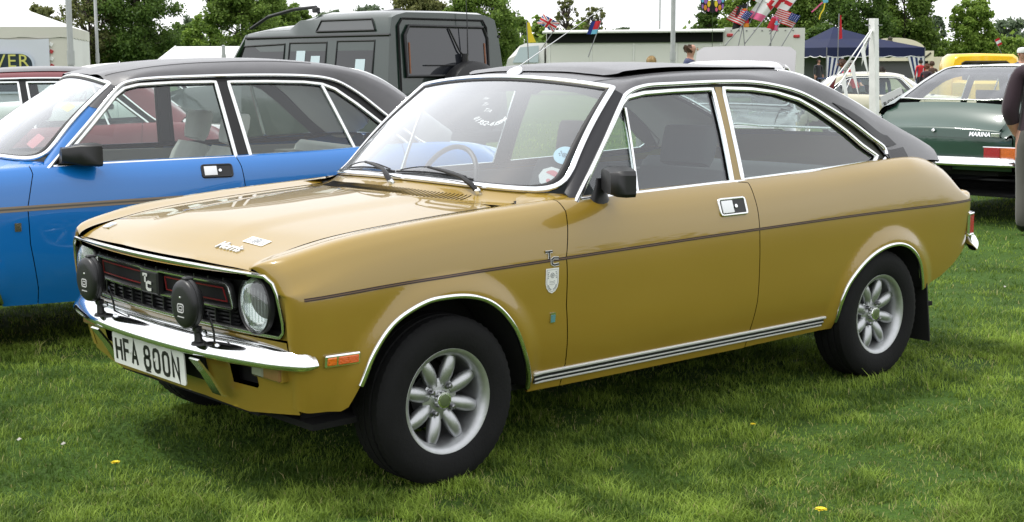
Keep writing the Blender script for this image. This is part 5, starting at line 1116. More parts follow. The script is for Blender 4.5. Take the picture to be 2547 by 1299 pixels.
e_o = wpx(178-91, D); ez0, ez1 = zpx(126, D), zpx(126, D)-1.05
badge = rrect(2.9, 1.05, .30, 6); MB().prism([(a_, b_) for a_, b_ in badge], (-e_o-1.45, -.085, (ez0+ez1)/2), (1, 0, 0), (0, 0, 1), .02).build('badge_border', mat('badge_silver', (.55, .60, .70), .5), bo); MB().prism([(a_*.965, b_*.90) for a_, b_ in badge], (-e_o-1.45, -.100, (ez0+ez1)/2), (1, 0, 0), (0, 0, 1), .01).build('badge_field', mat('badge_green', (.012, .030, .045), .5), bo)
for i, ch in enumerate('REVO'): place_text('badge_letter', ch, .46, (-wpx(178-66, D)-.285*i, -.125, zpx(150, D)), (1, 0, 0), (0, 0, 1), mat('badge_gold', (.62, .60, .16), .5), bo, depth=.01)
for k in range(8): MB().box((-wpx(178-131, D), .02, zpx(108, D)-.18*k), (.09, .04, .09), Matrix.Rotation(R(30), 3, 'Y')).build('tape_stripe', (M_REDL if k % 2 else M_WHITE), tn)
D = 96.0; mq = stand('marquee', 440, D, R(-6), 'long low white marquee roof beyond the parked cars', 'tent'); zr, ze2 = zpx(114, D), zpx(150, D); Ln = 9.0
MB().add([(0, 0, zr), (Ln, 0, zr), (Ln, -2.2, ze2), (-.6, -2.2, ze2), (Ln, 2.2, ze2), (-.6, 2.2, ze2)], [(0, 3, 2, 1), (0, 1, 4, 5), (0, 5, 3)]).build('roof', M_TENT, mq, False); MB().box((Ln/2-.3, 0, ze2/2), (Ln+.3, 4.3, ze2-.02)).build('wall', M_TENTW, mq)
MB().tube([(-.6, -2.25, ze2), (-.03, -.03, zr+.02)], .05, 6).build('gable_edge', M_WHITE, mq)
# ------------------------------------------------------------------ poles
M_POLE = mat('galvanised_pole', (.42, .43, .43), .45, .3, var=.1, var_scale=6)
for px, dp, wpx_, ztop, lb in ((177, 24, 15, 5.5, 'thick pale grey pole in front of the white marquee'), (243.5, 40, 8, 7, 'slender white flagpole against the dark tree'), (1673, 42, 12, 8, 'tall grey pole standing in front of the white lorry'), (1640, 90, 4, 16, 'thin guyed mast behind the white lorry'), (557, 60, 9, 2.2, 'short white post by the low marquee')):
    p = ground_at(px, dp); r0 = wpx(wpx_, dp)/2; ro = empty('pole', tuple(p)); tag(ro, lb, 'pole')
    MB().lathe([(r0*1.02, 0), (r0*1.0, zpx(140, dp)), (r0*.97, ztop), (r0*.5, ztop+.02)], 14).build('shaft', M_POLE, ro)
    if wpx_ > 7: MB().lathe([(r0*1.25, -.12), (r0*1.25, .12)], 14, (0, 0, zpx(141, dp))).build('collar', M_POLE, ro)
    if wpx_ == 4:
        for q in (-1, 1): MB().tube([(0, 0, 11), tuple(CRH*q*2.2+np.array([0, 0, .2]))], .012, 4).build('guy_wire', M_STEEL, ro)
# ------------------------------------------------------------------ flags, kite, bunting
FC = {'r': (.50, .015, .025), 'w': (.70, .70, .68), 'b': (.015, .035, .22), 'k': (.012, .012, .014), 'y': (.72, .55, .03), 'g': (.05, .30, .06), 'p': (.65, .12, .25), 'c': (.15, .45, .62), 'v': (.28, .12, .42), 'o': (.62, .22, .02)}
def fm(k): return mat('flag_'+k, FC[k], .75)
def flag(name, px, py, depth, w, h, layers, label, tilt=0.0, wave=.06, slant=0.0, pole=True, sgn=1):
    """layers: (colour, polygon in 0..1 x 0..1); hoist at px, py (top of hoist); flies to the right when sgn = 1"""
    p = at(px, py, depth); o = empty(name, tuple(p)); tag(o, label, 'flag', None); ph = random.random()*6
    ct, st_ = math.cos(tilt), math.sin(tilt)
    def mp(u, v, lay):
        a_ = u*w*sgn; b_ = (v-1)*h-slant*u*h; wv = wave*w*math.sin(u*6+ph)*min(1, u*3)
        return CRH*(a_*ct-b_*st_)+np.array([0, 0, 1.])*(a_*st_*1+b_*ct)-CDH*(lay*.006)+CDH*wv
    for li, (c_, poly) in enumerate(layers):
        P = np.array(poly, float); bd = resample(P, .12, True); gx = np.arange(.06, 1, .12); G = np.stack(np.meshgrid(gx, gx), -1).reshape(-1, 2); G = G[inside(G, bd)] if len(G) else G
        if not len(G): G = bd.mean(0, keepdims=True)
        O, T = cdt_tris(bd, (), G); V = [mp(u, v, li) for u, v in O]
        MB().add(V, [tuple(t) for t in T]).build('cloth' if li == 0 else 'device', fm(c_), o, True, None)
    if pole:
        top = mp(0, 1.06, 0)-CRH*.02; low = mp(0, -.2, 0)-CRH*.02; dn = low+(low-top)/np.linalg.norm(low-top)*.9
        MB().tube([tuple(top), tuple(dn)], .022, 6).build('staff', M_STEEL, o)
    return o
SQ = [(0, 0), (1, 0), (1, 1), (0, 1)]
def band(y0, y1): return [(0, y0), (1, y0), (1, y1), (0, y1)]
def vb(x0, x1): return [(x0, 0), (x1, 0), (x1, 1), (x0, 1)]
def dg(x0, y0, x1, y1, t): 
    d = np.array([x1-x0, y1-y0]); n = np.array([-d[1], d[0]])/np.linalg.norm(d)*t/2; a_ = np.array([x0, y0]); b_ = np.array([x1, y1]); return [tuple(a_+n), tuple(a_-n), tuple(b_-n), tuple(b_+n)]
UNION = [('b', SQ), ('w', dg(0, 0, 1, 1, .2)), ('w', dg(0, 1, 1, 0, .2)), ('r', dg(0, 0, 1, 1, .07)), ('r', dg(0, 1, 1, 0, .07)), ('w', band(.33, .67)), ('w', vb(.40, .60)), ('r', band(.40, .60)), ('r', vb(.44, .56))]
STARS = [('w', SQ)]+[('r', band(k/13, (k+1)/13)) for k in range(0, 13, 2)]+[('b', [(0, .46), (.42, .46), (.42, 1), (0, 1)])]+[('w', [(x, y), (x+.03, y), (x+.03, y+.045), (x, y+.045)]) for x in (.05, .15, .25, .35) for y in (.52, .64, .76, .88)]
ENG = [('w', SQ), ('r', band(.40, .60)), ('r', vb(.42, .58))]
ENS = [('r', SQ), ('b', [(0, .5), (.5, .5), (.5, 1), (0, 1)]), ('w', dg(0, .5, .5, 1, .1)), ('w', dg(0, 1, .5, .5, .1)), ('r', [(0, .71), (.5, .71), (.5, .79), (0, .79)]), ('r', [(.21, .5), (.29, .5), (.29, 1), (.21, 1)])]
JOLLY = [('k', SQ), ('w', [(.42, .5), (.58, .5), (.62, .62), (.62, .78), (.5, .86), (.38, .78), (.38, .62)]), ('w', dg(.25, .25, .75, .48, .06)), ('w', dg(.25, .48, .75, .25, .06))]
DF = 58.0; m_ = DF/FPX
flag('flag', 1311, 56, DF, 20*m_, 50*m_, [('y', [(0, 0), (1, .0), (.55, .45), (.35, 1), (0, 1)])], 'yellow pennant flying left of the red white and blue flag', .05, sgn=1)
flag('flag', 1392, 58, DF, 46*m_, 26*m_, UNION, 'red white and blue crossed flag flying above the lorry cab', R(-35), .10, .2, True, -1)
flag('flag', 1497, 52, DF, 24*m_, 34*m_, [('b', SQ), ('r', [(.0, .35), (.6, .35), (.6, 1), (0, 1)]), ('c', [(.0, 0), (.6, 0), (.6, .35), (0, .35)])], 'small red and blue flag flying over the awning of the lorry', R(-20), .1, .3, True, -1)
flag('flag', 1862, 8, DF, 26*m_, 60*m_, JOLLY, 'black flag with a white skull beside the striped flags', R(-12), .1, .2, True, -1)
flag('flag', 1872, 34, DF, 42*m_, 40*m_, STARS, 'stars and stripes flag below the black flag', R(-40), .12, .3, True, -1)
flag('flag', 1846, 22, DF, 14*m_, 46*m_, [('o', SQ), ('r', band(.2, .45)), ('g', band(.6, .8))], 'narrow orange red and green streamer beside the black flag', .1, .15)
flag('flag', 1905, -14, DF, 40*m_, 26*m_, ENG, 'red cross flag flying highest of the bunch above the lorry', R(-28), .1, .1, True, -1)
flag('flag', 1935, 6, DF, 40*m_, 62*m_, [('w', SQ), ('p', band(0, .3)), ('r', [(0, .55), (.5, .75), (.5, 1), (0, 1)])], 'white and pink flag in the middle of the bunch', R(-38), .14, .2, True, -1)
flag('flag', 1987, -6, DF, 62*m_, 50*m_, ENG, 'large red cross flag above the stars and stripes flag', R(-38), .1, .2, True, -1)
flag('flag', 1990, 40, DF, 56*m_, 34*m_, STARS, 'stars and stripes flag hanging under the large red cross flag', R(-30), .1, .3, True, -1)
flag('flag', 1945, 50, DF, 26*m_, 28*m_, ENS, 'red ensign hanging low in front of the lorry roof', R(-25), .1, .2, True, -1)
flag('flag', 1920, 42, DF, 16*m_, 34*m_, [('p', SQ), ('c', band(.4, .7))], 'pink and pale blue streamer in the bunch', .0, .2)
flag('flag', 2088, 38, 60, 9*m_, 62*m_, [('r', [(0, 0), (1, .05), (.75, .6), (.5, 1), (.2, 1)])], 'furled dark red flag behind the blue gazebo', 0, .05)
flag('flag', 2474, 100, 90, 12*90/FPX, 18*90/FPX, [('r', SQ), ('w', band(.3, .7))], 'tiny red and white flag beyond the yellow pick up', R(30), .1)
# butterfly kite
DK = 55.0; mk = DK/FPX; kt = empty('kite', tuple(at(1772, 12, DK))); tag(kt, 'butterfly shaped kite with bright panels above the lorry', 'kite')
def kp(x, y, l=0): return CRH*x*mk+np.array([0, 0, 1.])*(-y*mk)-CDH*(.01*l)-CDH*abs(x)*mk*.15
wing = [(0, 16), (4, -2), (14, -16), (26, -24), (31, -14), (29, 2), (24, 14), (14, 18), (6, 18)]
for s_ in (-1, 1):
    W_ = [(s_*x, y) for x, y in wing]; MB().add([kp(x, y) for x, y in W_], [tuple(range(len(W_)))]).build('wing', fm('k'), kt, False)
    for i, (cx, cy, rx, ry, cc) in enumerate(((9, -2, 4, 8, 'y'), (17, -10, 5, 8, 'v'), (25, -12, 3.5, 7, 'c'), (10, 12, 3, 5, 'p'), (18, 7, 4, 7, 'o'), (25, 4, 2.5, 6, 'v'))):
        MB().add([kp(s_*(cx+rx*math.cos(t_)), cy+ry*math.sin(t_), 1) for t_ in np.linspace(0, 2*math.pi, 12, endpoint=False)], [tuple(range(12))]).build('wing_panel', fm(cc), kt, False)
MB().tube([kp(0, -14), kp(0, 20)], .05, 6).build('spine', fm('k'), kt); MB().tube([tuple(kp(0, 10)), tuple(ground_at(1772, 60)-at(1772, 12, DK)+np.array([0, 0, 1.]))], .01, 4).build('kite_line', M_STEEL, kt)
k2 = empty('kite', tuple(at(2052, 2, DK))); tag(k2, 'kite with trailing pink and yellow tails over the gazebo', 'kite')
MB().add([kp(-8, -14), kp(6, -14), kp(8, 4), kp(-4, 6)], [(0, 1, 2, 3)]).build('sail', fm('c'), k2, False)
for xa, xb, yb, cc in ((-6, -34, 28, 'p'), (0, -14, 46, 'y')):
    pth = smooth_path(np.array([kp(xa, 4), kp((xa+xb)/2+4, yb*.45), kp((xa+xb)/2-3, yb*.7), kp(xb, yb)]), .05); strip('tail', pth, np.tile(-CDH, (len(pth), 1)), .05, .004, fm(cc), k2, flat=True)
# post with pennant strings
DP = 18.5; mp_ = DP/FPX; pp = ground_at(2184, DP); post = empty('post', tuple(pp)); tag(post, 'square white wooden post carrying strings of pennants', 'post')
M_WOODW = mat('white_painted_wood', (.82, .82, .79), .6, var=.08, var_scale=10)
zt = zpx(50, DP); lean = at(2173, 50, DP)[:2]-pp[:2]
MB().hull8([(-.05, -.05, 0), (.05, -.05, 0), (.05, .05, 0), (-.05, .05, 0)]+[(lean[0]+a_, lean[1]+b_, zt) for a_, b_ in ((-.045, -.045), (.045, -.045), (.045, .045), (-.045, .045))]).build('shaft', M_WOODW, post)
ct = at(2174, 63, DP)-pp; MB().tube([tuple(ct-CRH*.11), tuple(ct+CRH*.11)], .008, 6).build('cross_rod', M_STEEL, post)
M_PEN = mat('pennant_cloth', (.80, .80, .77), .8); M_PENR = mat('maroon_pennant', (.18, .012, .02), .8)
for nm, a_, b_, ts in (('near', (2170, 75), (2083, 217), (.32, .62, .86)), ('far', (2168, 72), (2051, 228), (.10, .52, .83))):
    A, B = at(*a_, DP), at(*b_, DP-2.2 if nm == 'near' else DP-1.2); ro = empty('pennant_string', tuple(A)); tag(ro, 'string of white and maroon pennants sloping from the post' if nm == 'far' else 'cord with white lettered pennants tied to the post', 'bunting')
    MB().tube([(0, 0, 0), tuple((B-A)*.5+np.array([0, 0, -.02])), tuple(B-A)], .008, 6).build('cord', M_WHITE, ro); dr = (B-A)/np.linalg.norm(B-A)
    for i, t_ in enumerate(ts):
        c0 = (B-A)*t_; s = .30; p0, p1 = c0-dr*s*.5, c0+dr*s*.5; tipv = (p0+p1)/2+np.array([0, 0, -.40])+CRH*.10*(1 if nm == 'near' else -.6)
        red = nm == 'far' and i in (2,)
        po = MB().add([tuple(p0), tuple(p1), tuple(tipv), tuple(p0+CDH*.004), tuple(p1+CDH*.004), tuple(tipv+CDH*.004)], [(0, 1, 2), (5, 4, 3), (0, 2, 5, 3), (1, 0, 3, 4), (2, 1, 4, 5)]).build('pennant', M_PENR if red else M_PEN, ro, False)
        if not red:
            u_ = dr*-1 if dr@CRH < 0 else dr; v_ = np.cross(-CDH, u_); v_ = v_ if v_[2] > 0 else -v_; place_text('lettering', 'ROVER', .075, (p0+p1)/2+np.array([0, 0, -.09])-CDH*.012, u_, v_-(v_@u_)*u_, M_INK, po, depth=.001)
card = empty('sign', tuple(at(2221, 255, 14.8))); tag(card, 'white card sign with a hand lettered name leaning beside the post', 'sign')
ua = CRH*math.cos(R(25))+np.array([0, 0, 1])*math.sin(R(25)); va = -CRH*math.sin(R(25))*.6+np.array([0, 0, 1])*math.cos(R(25))
MB().prism([(-.12, -.16), (.12, -.16), (.12, .12), (-.12, .12)], (0, 0, 0), ua, va, .01).build('board', M_WHITE, card); place_text('lettering', 'ROVER', .07, -CDH*.02+np.array([0, 0, .02]), ua, np.cross(-CDH, ua)*(1 if np.cross(-CDH, ua)[2] > 0 else -1), M_INK, card, depth=.001); MB().tube([(0, 0, -.1), tuple(np.array([0, 0, -at(2221, 255, 14.8)[2]]))], .015, 6).build('stake', M_WOODW, card)
# ------------------------------------------------------------------ people
M_SKIN = mat('skin', (.50, .27, .19), .55, var=.06, var_scale=20)
def person(px, depth, label, top, legs, hair, h=1.74, face=0.0, pose='stand', bulk=1.0, bald=False, hat=None, ground=None, hold=None):
    """face: heading in the picture plane (0 = towards the camera, positive = turned to picture right), radians"""
    p = ground if ground is not None else ground_at(px, depth)
    rz = math.atan2(-CDH[1], -CDH[0])+face+math.pi/2           # local -y is the front
    ro = empty('person', tuple(p), rz); tag(ro, label, 'person'); k = h/1.74
    J = {}; E = []; Rr = {}
    def j(n, x, y, z, r): J[n] = (x*k, y*k, z*k); Rr[n] = r*k
    b = 0.0
    if pose == 'bend': b = 1.0
    sp = lambda y, z: (y-.42*b*max(0, (z-.95))*1.2, z-.25*b*max(0, z-.95)**1.2)
    j('pel', 0, 0, .95, .135); y_, z_ = sp(0, 1.12); j('wai', 0, y_, z_, .125*bulk); y_, z_ = sp(0, 1.30); j('che', 0, y_, z_, .145*min(bulk, 1.25)); y_, z_ = sp(.01, 1.43); j('sho', 0, y_, z_, .105); y_, z_ = sp(0, 1.50); j('nec', 0, y_, z_, .052); y_, z_ = sp(-.01, 1.56); j('hd0', 0, y_, z_, .060); y_, z_ = sp(-.02, 1.64); j('hd1', 0, y_, z_, .090); y_, z_ = sp(-.01, 1.71); j('hd2', 0, y_, z_, .070)
    E += [('pel', 'wai'), ('wai', 'che'), ('che', 'sho'), ('sho', 'nec'), ('nec', 'hd0'), ('hd0', 'hd1'), ('hd1', 'hd2')]
    for s_, n in ((-1, 'l'), (1, 'r')):
        j('hip'+n, s_*.095, 0, .88, .095*bulk); j('kne'+n, s_*.10, -.015, .50, .066*bulk); j('ank'+n, s_*.10, .015, .10, .050*bulk); j('toe'+n, s_*.12, -.13, .045, .036); E += [('pel', 'hip'+n), ('hip'+n, 'kne'+n), ('kne'+n, 'ank'+n), ('ank'+n, 'toe'+n)]
        y_, z_ = sp(.01, 1.42); j('ash'+n, s_*.185, y_, z_, .060*bulk)
        if pose == 'bend': j('elb'+n, s_*.23, y_-.18, z_-.24, .043); j('wri'+n, s_*.15, y_-.38, z_-.34, .032); d = (0, -.10, -.03)
        elif pose == 'pocket': j('elb'+n, s_*.25, .05, 1.08, .085); j('wri'+n, s_*.20, -.05, .92, .055); d = (-s_*.03, -.02, -.09)
        else: j('elb'+n, s_*.235, .02, 1.14, .043); j('wri'+n, s_*.235, -.06, .90, .031); d = (0, -.02, -.10)
        E += [('sho', 'ash'+n), ('ash'+n, 'elb'+n), ('elb'+n, 'wri'+n)]
        w_ = np.array(J['wri'+n])/k; d = np.array(d); j('pal'+n, *(w_+d*.75), .034); E.append(('wri'+n, 'pal'+n))
        for f_, (ox, ln) in enumerate(((-.028, .75), (-.010, .9), (.010, .85), (.027, .68))):
            side = np.array([0, 1, 0]) if abs(d[2]) > .05 else np.array([1, 0, 0]); a_ = w_+d*.95+side*ox; e_ = a_+d*ln; j('f%d' % f_+n, *a_, .010); j('g%d' % f_+n, *e_, .008); E += [('pal'+n, 'f%d' % f_+n), ('f%d' % f_+n, 'g%d' % f_+n)]
        t_ = w_+d*.5+np.array([0, -.045, 0]); j('th'+n, *t_, .011); E.append(('wri'+n, 'th'+n))
    names = list(J); me = bpy.data.meshes.new('body'); me.from_pydata([J[n] for n in names], [(names.index(a_), names.index(b_)) for a_, b_ in E], [])
    o = bpy.data.objects.new('body', me); COL.objects.link(o); md = o.modifiers.new('s', 'SKIN'); md.use_smooth_shade = True
    sv = me.skin_vertices[0].data
    for i, n in enumerate(names): sv[i].radius = (Rr[n], Rr[n]*(.72 if n in ('pel', 'wai', 'che', 'sho') else 1)); sv[i].use_root = n == 'pel'
    sub = o.modifiers.new('u', 'SUBSURF'); sub.levels = 1; sub.render_levels = 1
    dg = bpy.context.evaluated_depsgraph_get(); dg.update(); m2 = bpy.data.meshes.new_from_object(o.evaluated_get(dg)); bpy.data.objects.remove(o)
    for mm in (M_SKIN, top, legs, M_BLACK): m2.materials.append(mm)
    nz = J['nec'][2]
    hd = np.array(J['hd1']); wl = [np.array(J['wri'+n]) for n in 'lr']
    for f in m2.polygons:
        c = np.array(f.center); i = 1
        if np.linalg.norm(c-hd) < .17*k: i = 0
        elif min(np.linalg.norm(c-w) for w in wl) < .10*k and abs(c[0]) > .10*k and not (c[2] < .8*k and pose != 'bend'): i = 0
        elif min(np.linalg.norm(c-(w+np.array([0, -.02, -.10]))) for w in wl) < .13*k and abs(c[0]) > .17*k: i = 0
        elif c[2] < .085*k: i = 3
        elif c[2] < .93*k: i = 2
        f.material_index = i; f.use_smooth = True
    bo = link('body', m2, None, ro)
    hy, hz = hd[1], hd[2]
    fc = MB(); fc.lathe([(.001, -.03), (.013, -.012), (.016, .0), (.012, .012)], 8, (0, hy-.095*k, hz-.005*k), (0, .3, 1)); fc.build('nose', M_SKIN, ro)
    for s_ in (-1, 1):
        MB().lathe([(.010, -.02), (.018, 0), (.010, .02)], 8, (s_*.088*k, hy, hz), (0, 0, 1)).build('ear', M_SKIN, ro); MB().lathe([(.001, 0), (.009, .002), (.009, .006), (.001, .008)], 8, (s_*.034*k, hy-.090*k, hz+.018*k), (0, -1, 0)).build('eye', mat('eye_dark', (.03, .025, .02), .3), ro)
    MB().box((0, hy-.088*k, hz-.045*k), (.045, .008, .008), None, .003).build('mouth', mat('lips', (.32, .12, .10), .5), ro)
    if hat is not None:
        MB().lathe([(.105*k, 0), (.108*k, .04*k), (.09*k, .085*k), (.04*k, .105*k), (.001, .108*k)], 20, (0, hy+.005, hz+.035*k), (0, 0, 1)).build('hat', hat, ro)
    elif hair is not None:
        V = []; rng = np.random.default_rng(int(px)); mb = MB()
        n_ = 14 if bald else 60
        zz = (-.05, .02) if bald else (-.06, .085)
        for i in range(n_*5):
            th = rng.uniform(0, 2*math.pi); el = rng.uniform(-.5, .25) if bald else rng.uniform(-.45, 1.45)
            dr = np.array([math.cos(el)*math.cos(th), math.cos(el)*math.sin(th), math.sin(el)])
            if dr[1] < -.35 and el < .75: continue
            q = np.array([0, hy+.008, hz+.012*k])+dr*np.array([.093, .105, .105])*k; s1 = .030*k; t_ = np.cross(dr, rng.normal(size=3)); t_ /= np.linalg.norm(t_)+1e-9; u_ = np.cross(dr, t_)
            mb.add([q-t_*s1-u_*s1, q+t_*s1-u_*s1, q+t_*s1*.6+u_*s1+dr*.010, q-t_*s1*.6+u_*s1+dr*.010], [(0, 1, 2, 3)])
        mb.build('hair', hair, ro)
    return ro
def cloth(n, c): return mat('cloth_'+n, c, .85, var=.12, var_scale=9, sheen=.2)
H_BR = mat('hair_brown', (.07, .035, .018), .6); H_BL = mat('hair_blond', (.36, .24, .10), .6); H_GR = mat('hair_grey', (.30, .29, .27), .6); H_DK = mat('hair_dark', (.02, .014, .010), .6)
pf = on_ground(2537, 588); person(2556, 0, 'person in a dark plum jacket and grey trousers beside the green coupe', cloth('plum', (.030, .014, .022)), cloth('grey', (.10, .095, .085)), H_DK, 1.60, R(150), 'pocket', 1.35, ground=np.array([pf[0], pf[1], 0])+CRH*.115)
person(2541, 26, 'person in a white sun hat beyond the yellow pick up', cloth('navy', (.03, .04, .10)), cloth('grey', (.10, .095, .085)), None, 1.62, R(10), hat=mat('white_hat', (.75, .75, .74), .7))
person(1716, 21.5, 'bald person in a navy jacket standing behind the gold coupe', cloth('navy', (.03, .04, .10)), cloth('dark', (.03, .03, .035)), H_BR, 1.70, R(70), bald=True)
person(1797, 30, 'person with a bare crown behind the raised boot lid', cloth('olive', (.10, .10, .06)), cloth('dark', (.03, .03, .035)), H_GR, 1.70, R(180), bald=True)
person(1620, 26, 'person with short blond hair in front of the lorry', cloth('plum', (.030, .014, .022)), cloth('dark', (.03, .03, .035)), H_BL, 1.50, R(170))
person(1905, 28, 'person with brown hair left of a second brown haired person', cloth('dark', (.03, .03, .035)), cloth('dark', (.03, .03, .035)), H_BR, 1.66, R(180)); person(1927, 29, 'person with auburn hair close to the gazebo end of the lorry', cloth('olive', (.10, .10, .06)), cloth('dark', (.03, .03, .035)), mat('hair_auburn', (.14, .045, .02), .6), 1.66, R(150))
person(2098, 33, 'grey haired person leaning forward under the gazebo edge', cloth('navy', (.03, .04, .10)), cloth('dark', (.03, .03, .035)), H_GR, 1.56, R(20), 'bend')
person(2132, 31, 'person in a bright red top bending over beside the gazebo', cloth('red', (.55, .02, .03)), cloth('black', (.012, .012, .014)), H_BR, 1.60, R(-110), 'bend')
person(2192, 27, 'person in a blue denim jacket standing behind the white post', cloth('denim', (.09, .15, .24)), cloth('dark', (.03, .03, .035)), H_DK, 1.30, R(160))
person(2036, 63, 'person in dark clothes sitting in the shade of the gazebo', cloth('dark', (.03, .03, .035)), cloth('dark', (.03, .03, .035)), H_DK, 1.55, R(20))
person(2306, 40, 'person with long auburn hair in front of the cream stall', cloth('plum', (.030, .014, .022)), cloth('dark', (.03, .03, .035)), mat('hair_auburn', (.14, .045, .02), .6), 1.34, R(140)); person(2318, 46, 'person with brown hair turned away by the cream stall', cloth('brown', (.09, .05, .035)), cloth('dark', (.03, .03, .035)), H_BR, 1.42, R(170))
person(2290, 60, 'distant person in red at the hatch of the cream stall', cloth('red', (.55, .02, .03)), cloth('dark', (.03, .03, .035)), H_DK, 1.5, R(180))
# ------------------------------------------------------------------ trees
def leaf_mat(name, c1, c2):
    if name in MATS: return MATS[name]
    m = bpy.data.materials.new(name); MATS[name] = m; m.use_nodes = True; t = m.node_tree; b = t.nodes['Principled BSDF']; b.inputs['Roughness'].default_value = .6; b.inputs['Specular IOR Level'].default_value = .25
    a = t.nodes.new('ShaderNodeAttribute'); a.attribute_name = 'tint'; r = t.nodes.new('ShaderNodeMix'); r.data_type = 'RGBA'; r.inputs['A'].default_value = (*c1, 1); r.inputs['B'].default_value = (*c2, 1)
    t.links.new(a.outputs['Fac'], r.inputs['Factor']); t.links.new(r.outputs['Result'], b.inputs['Base Color'])
    tr = t.nodes.new('ShaderNodeBsdfTranslucent'); mx = t.nodes.new('ShaderNodeMixShader'); mx.inputs[0].default_value = .42; t.links.new(r.outputs['Result'], tr.inputs['Color'])
    o = t.nodes['Material Output']; t.links.new(b.outputs[0], mx.inputs[1]); t.links.new(tr.outputs[0], mx.inputs[2]); t.links.new(mx.outputs[0], o.inputs['Surface']); return m
LM = [leaf_mat('leaf_mid', (.075, .135, .024), (.24, .35, .065)), leaf_mat('leaf_deep', (.048, .098, .020), (.155, .245, .048)), leaf_mat('leaf_bright', (.095, .175, .024), (.29, .41, .07)), leaf_mat('leaf_hazed', (.10, .145, .09), (.21, .27, .16)), leaf_mat('leaf_sparse', (.10, .12, .04), (.25, .26, .09))]  # far-tree leaves have bluish distance haze mixed into their colour
M_BARK = mat('bark', (.07, .055, .045), .9, var=.3, var_scale=4, bump=.5, bump_scale=12)
def leaves(C, rad, n, size, rng, flatten=.8):
    """leaf quads around clump centres; returns V, F, tint"""
    k = len(C); ci = rng.integers(0, k, n); d = rng.normal(size=(n, 3)); d /= np.linalg.norm(d, axis=1)[:, None]; rr = np.clip(np.abs(rng.normal(.62, .34, n)), 0, 1.2)
    P = C[ci]+d*(rad[ci]*rr)[:, None]*np.array([1, 1, flatten])
    nrm = d*.6+rng.normal(size=(n, 3))*.7+np.array([0, 0, .35]); nrm /= np.linalg.norm(nrm, axis=1)[:, None]; t = np.cross(nrm, rng.normal(size=(n, 3))); t /= np.linalg.norm(t, axis=1)[:, None]; b = np.cross(nrm, t)
    s = size*rng.uniform(.55, 1.3, n)[:, None]
    V = np.stack([P-t*s*.5-b*s*.35, P+t*s*.5-b*s*.25, P+t*s*.45+b*s*.4, P-t*s*.35+b*s*.35], 1).reshape(-1, 3)
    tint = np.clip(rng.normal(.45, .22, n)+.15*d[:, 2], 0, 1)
    return V, tint
def leaf_mesh(name, V, tint, mat_, parent):
    n = len(V)//4; me = bpy.data.meshes.new(name); me.vertices.add(n*4); me.vertices.foreach_set('co', V.astype(np.float32).ravel()); me.loops.add(n*4); me.loops.foreach_set('vertex_index', np.arange(n*4, dtype=np.int32)); me.polygons.add(n)
    me.polygons.foreach_set('loop_start', np.arange(0, n*4, 4, dtype=np.int32)); me.polygons.foreach_set('loop_total', np.full(n, 4, dtype=np.int32)); me.update(calc_edges=True)
    at_ = me.attributes.new('tint', 'FLOAT', 'FACE'); at_.data.foreach_set('value', tint.astype(np.float32)); return link(name, me, mat_, parent)
def tree(px0, px1, ytop, depth, mi, label, seed, dens=1.0, ybase=None, sparse=False, group=None, leafpx=2.9, lowcrown=.12, shape='round'):
    rng = np.random.default_rng(seed); pc = (px0+px1)/2; p = ground_at(pc, depth); o = empty('tree', tuple(p)); tag(o, label, 'tree', group)
    Hh = zpx(ytop, depth); Rw = wpx(px1-px0, depth)/2; z0 = Hh*lowcrown; tb = MB()
    # trunk and limbs
    tr = max(.18, Hh*.022); path = [(0, 0, 0)]; x, y = 0.0, 0.0
    for q in np.linspace(.15, .80, 6): x += rng.normal()*Hh*.010; y += rng.normal()*Hh*.010; path.append((x, y, Hh*q))
    tb.tube(path, np.linspace(tr, tr*.25, len(path)), 8)
    nb = 90 if shape == 'round' else 40; C = []; rad = []
    for i in range(nb):
        if shape == 'cedar':
            lv = i % 7; zz = Hh*(.30+.105*lv); ext = Rw*(1.0-.80*(lv/7)**1.2); th = rng.uniform(0, 2*math.pi); rr = ext*rng.uniform(.15, .95); c = np.array([rr*math.cos(th), rr*math.sin(th), zz+rng.normal()*.04*Hh]); r_ = Rw*.30
        else:
            th = rng.uniform(0, 2*math.pi); ph = rng.uniform(-1, 1); f_ = rng.uniform(.35, .92); zc = (Hh+z0)/2; zr = (Hh-z0)/2
            sq = math.sqrt(1-ph*ph*.92); c = np.array([Rw*.95*f_*sq*math.cos(th), Rw*.95*f_*sq*math.sin(th), zc+zr*.95*ph*(.6+.4*f_)]); r_ = min(Rw, zr)*rng.uniform(.14, .30)*(1.15 if ph < .2 else .9)
            if sparse: r_ *= .8
        C.append(c); rad.append(r_)
        if i % 4 == 0 or sparse:
            q = np.array(path[min(len(path)-1, 1+int(5*max(0, min(.99, (c[2]-r_*.5)/Hh))))])*1.0; q[2] = min(q[2], c[2]-.02*Hh); mid = (q+c)/2+np.array([rng.normal()*.03*Hh, rng.normal()*.03*Hh, .02*Hh]); tb.tube([q, mid, c], [tr*.34, tr*.2, tr*.05], 5)
            if sparse:
                for _ in range(4):
                    e = c+rng.normal(size=3)*r_*.9; tb.tube([c*.6+mid*.4, (c+e)/2+rng.normal(size=3)*.1, e], [tr*.10, tr*.06, tr*.02], 4)
    tb.build('trunk', M_BARK, o)
    C = np.array(C); rad = np.array(rad); size = leafpx*depth/FPX*2.0
    area = (px1-px0)*(160-ytop); n = int(area*.26*dens*(.22 if sparse else 1)*(25/leafpx**2)); n = max(700, min(n, 36000))
    V, tn = leaves(C, rad, n, size, rng, .45 if shape == 'cedar' else .85)
    leaf_mesh('crown', V, tn, LM[mi], o); return o
tree(55, 168, 8, 150, 4, 'small tree showing above the roof of the white marquee', 1, 1.0)
tree(150, 300, -70, 118, 4, 'open branched tree left of the big dark tree', 22, 1.0, sparse=True)
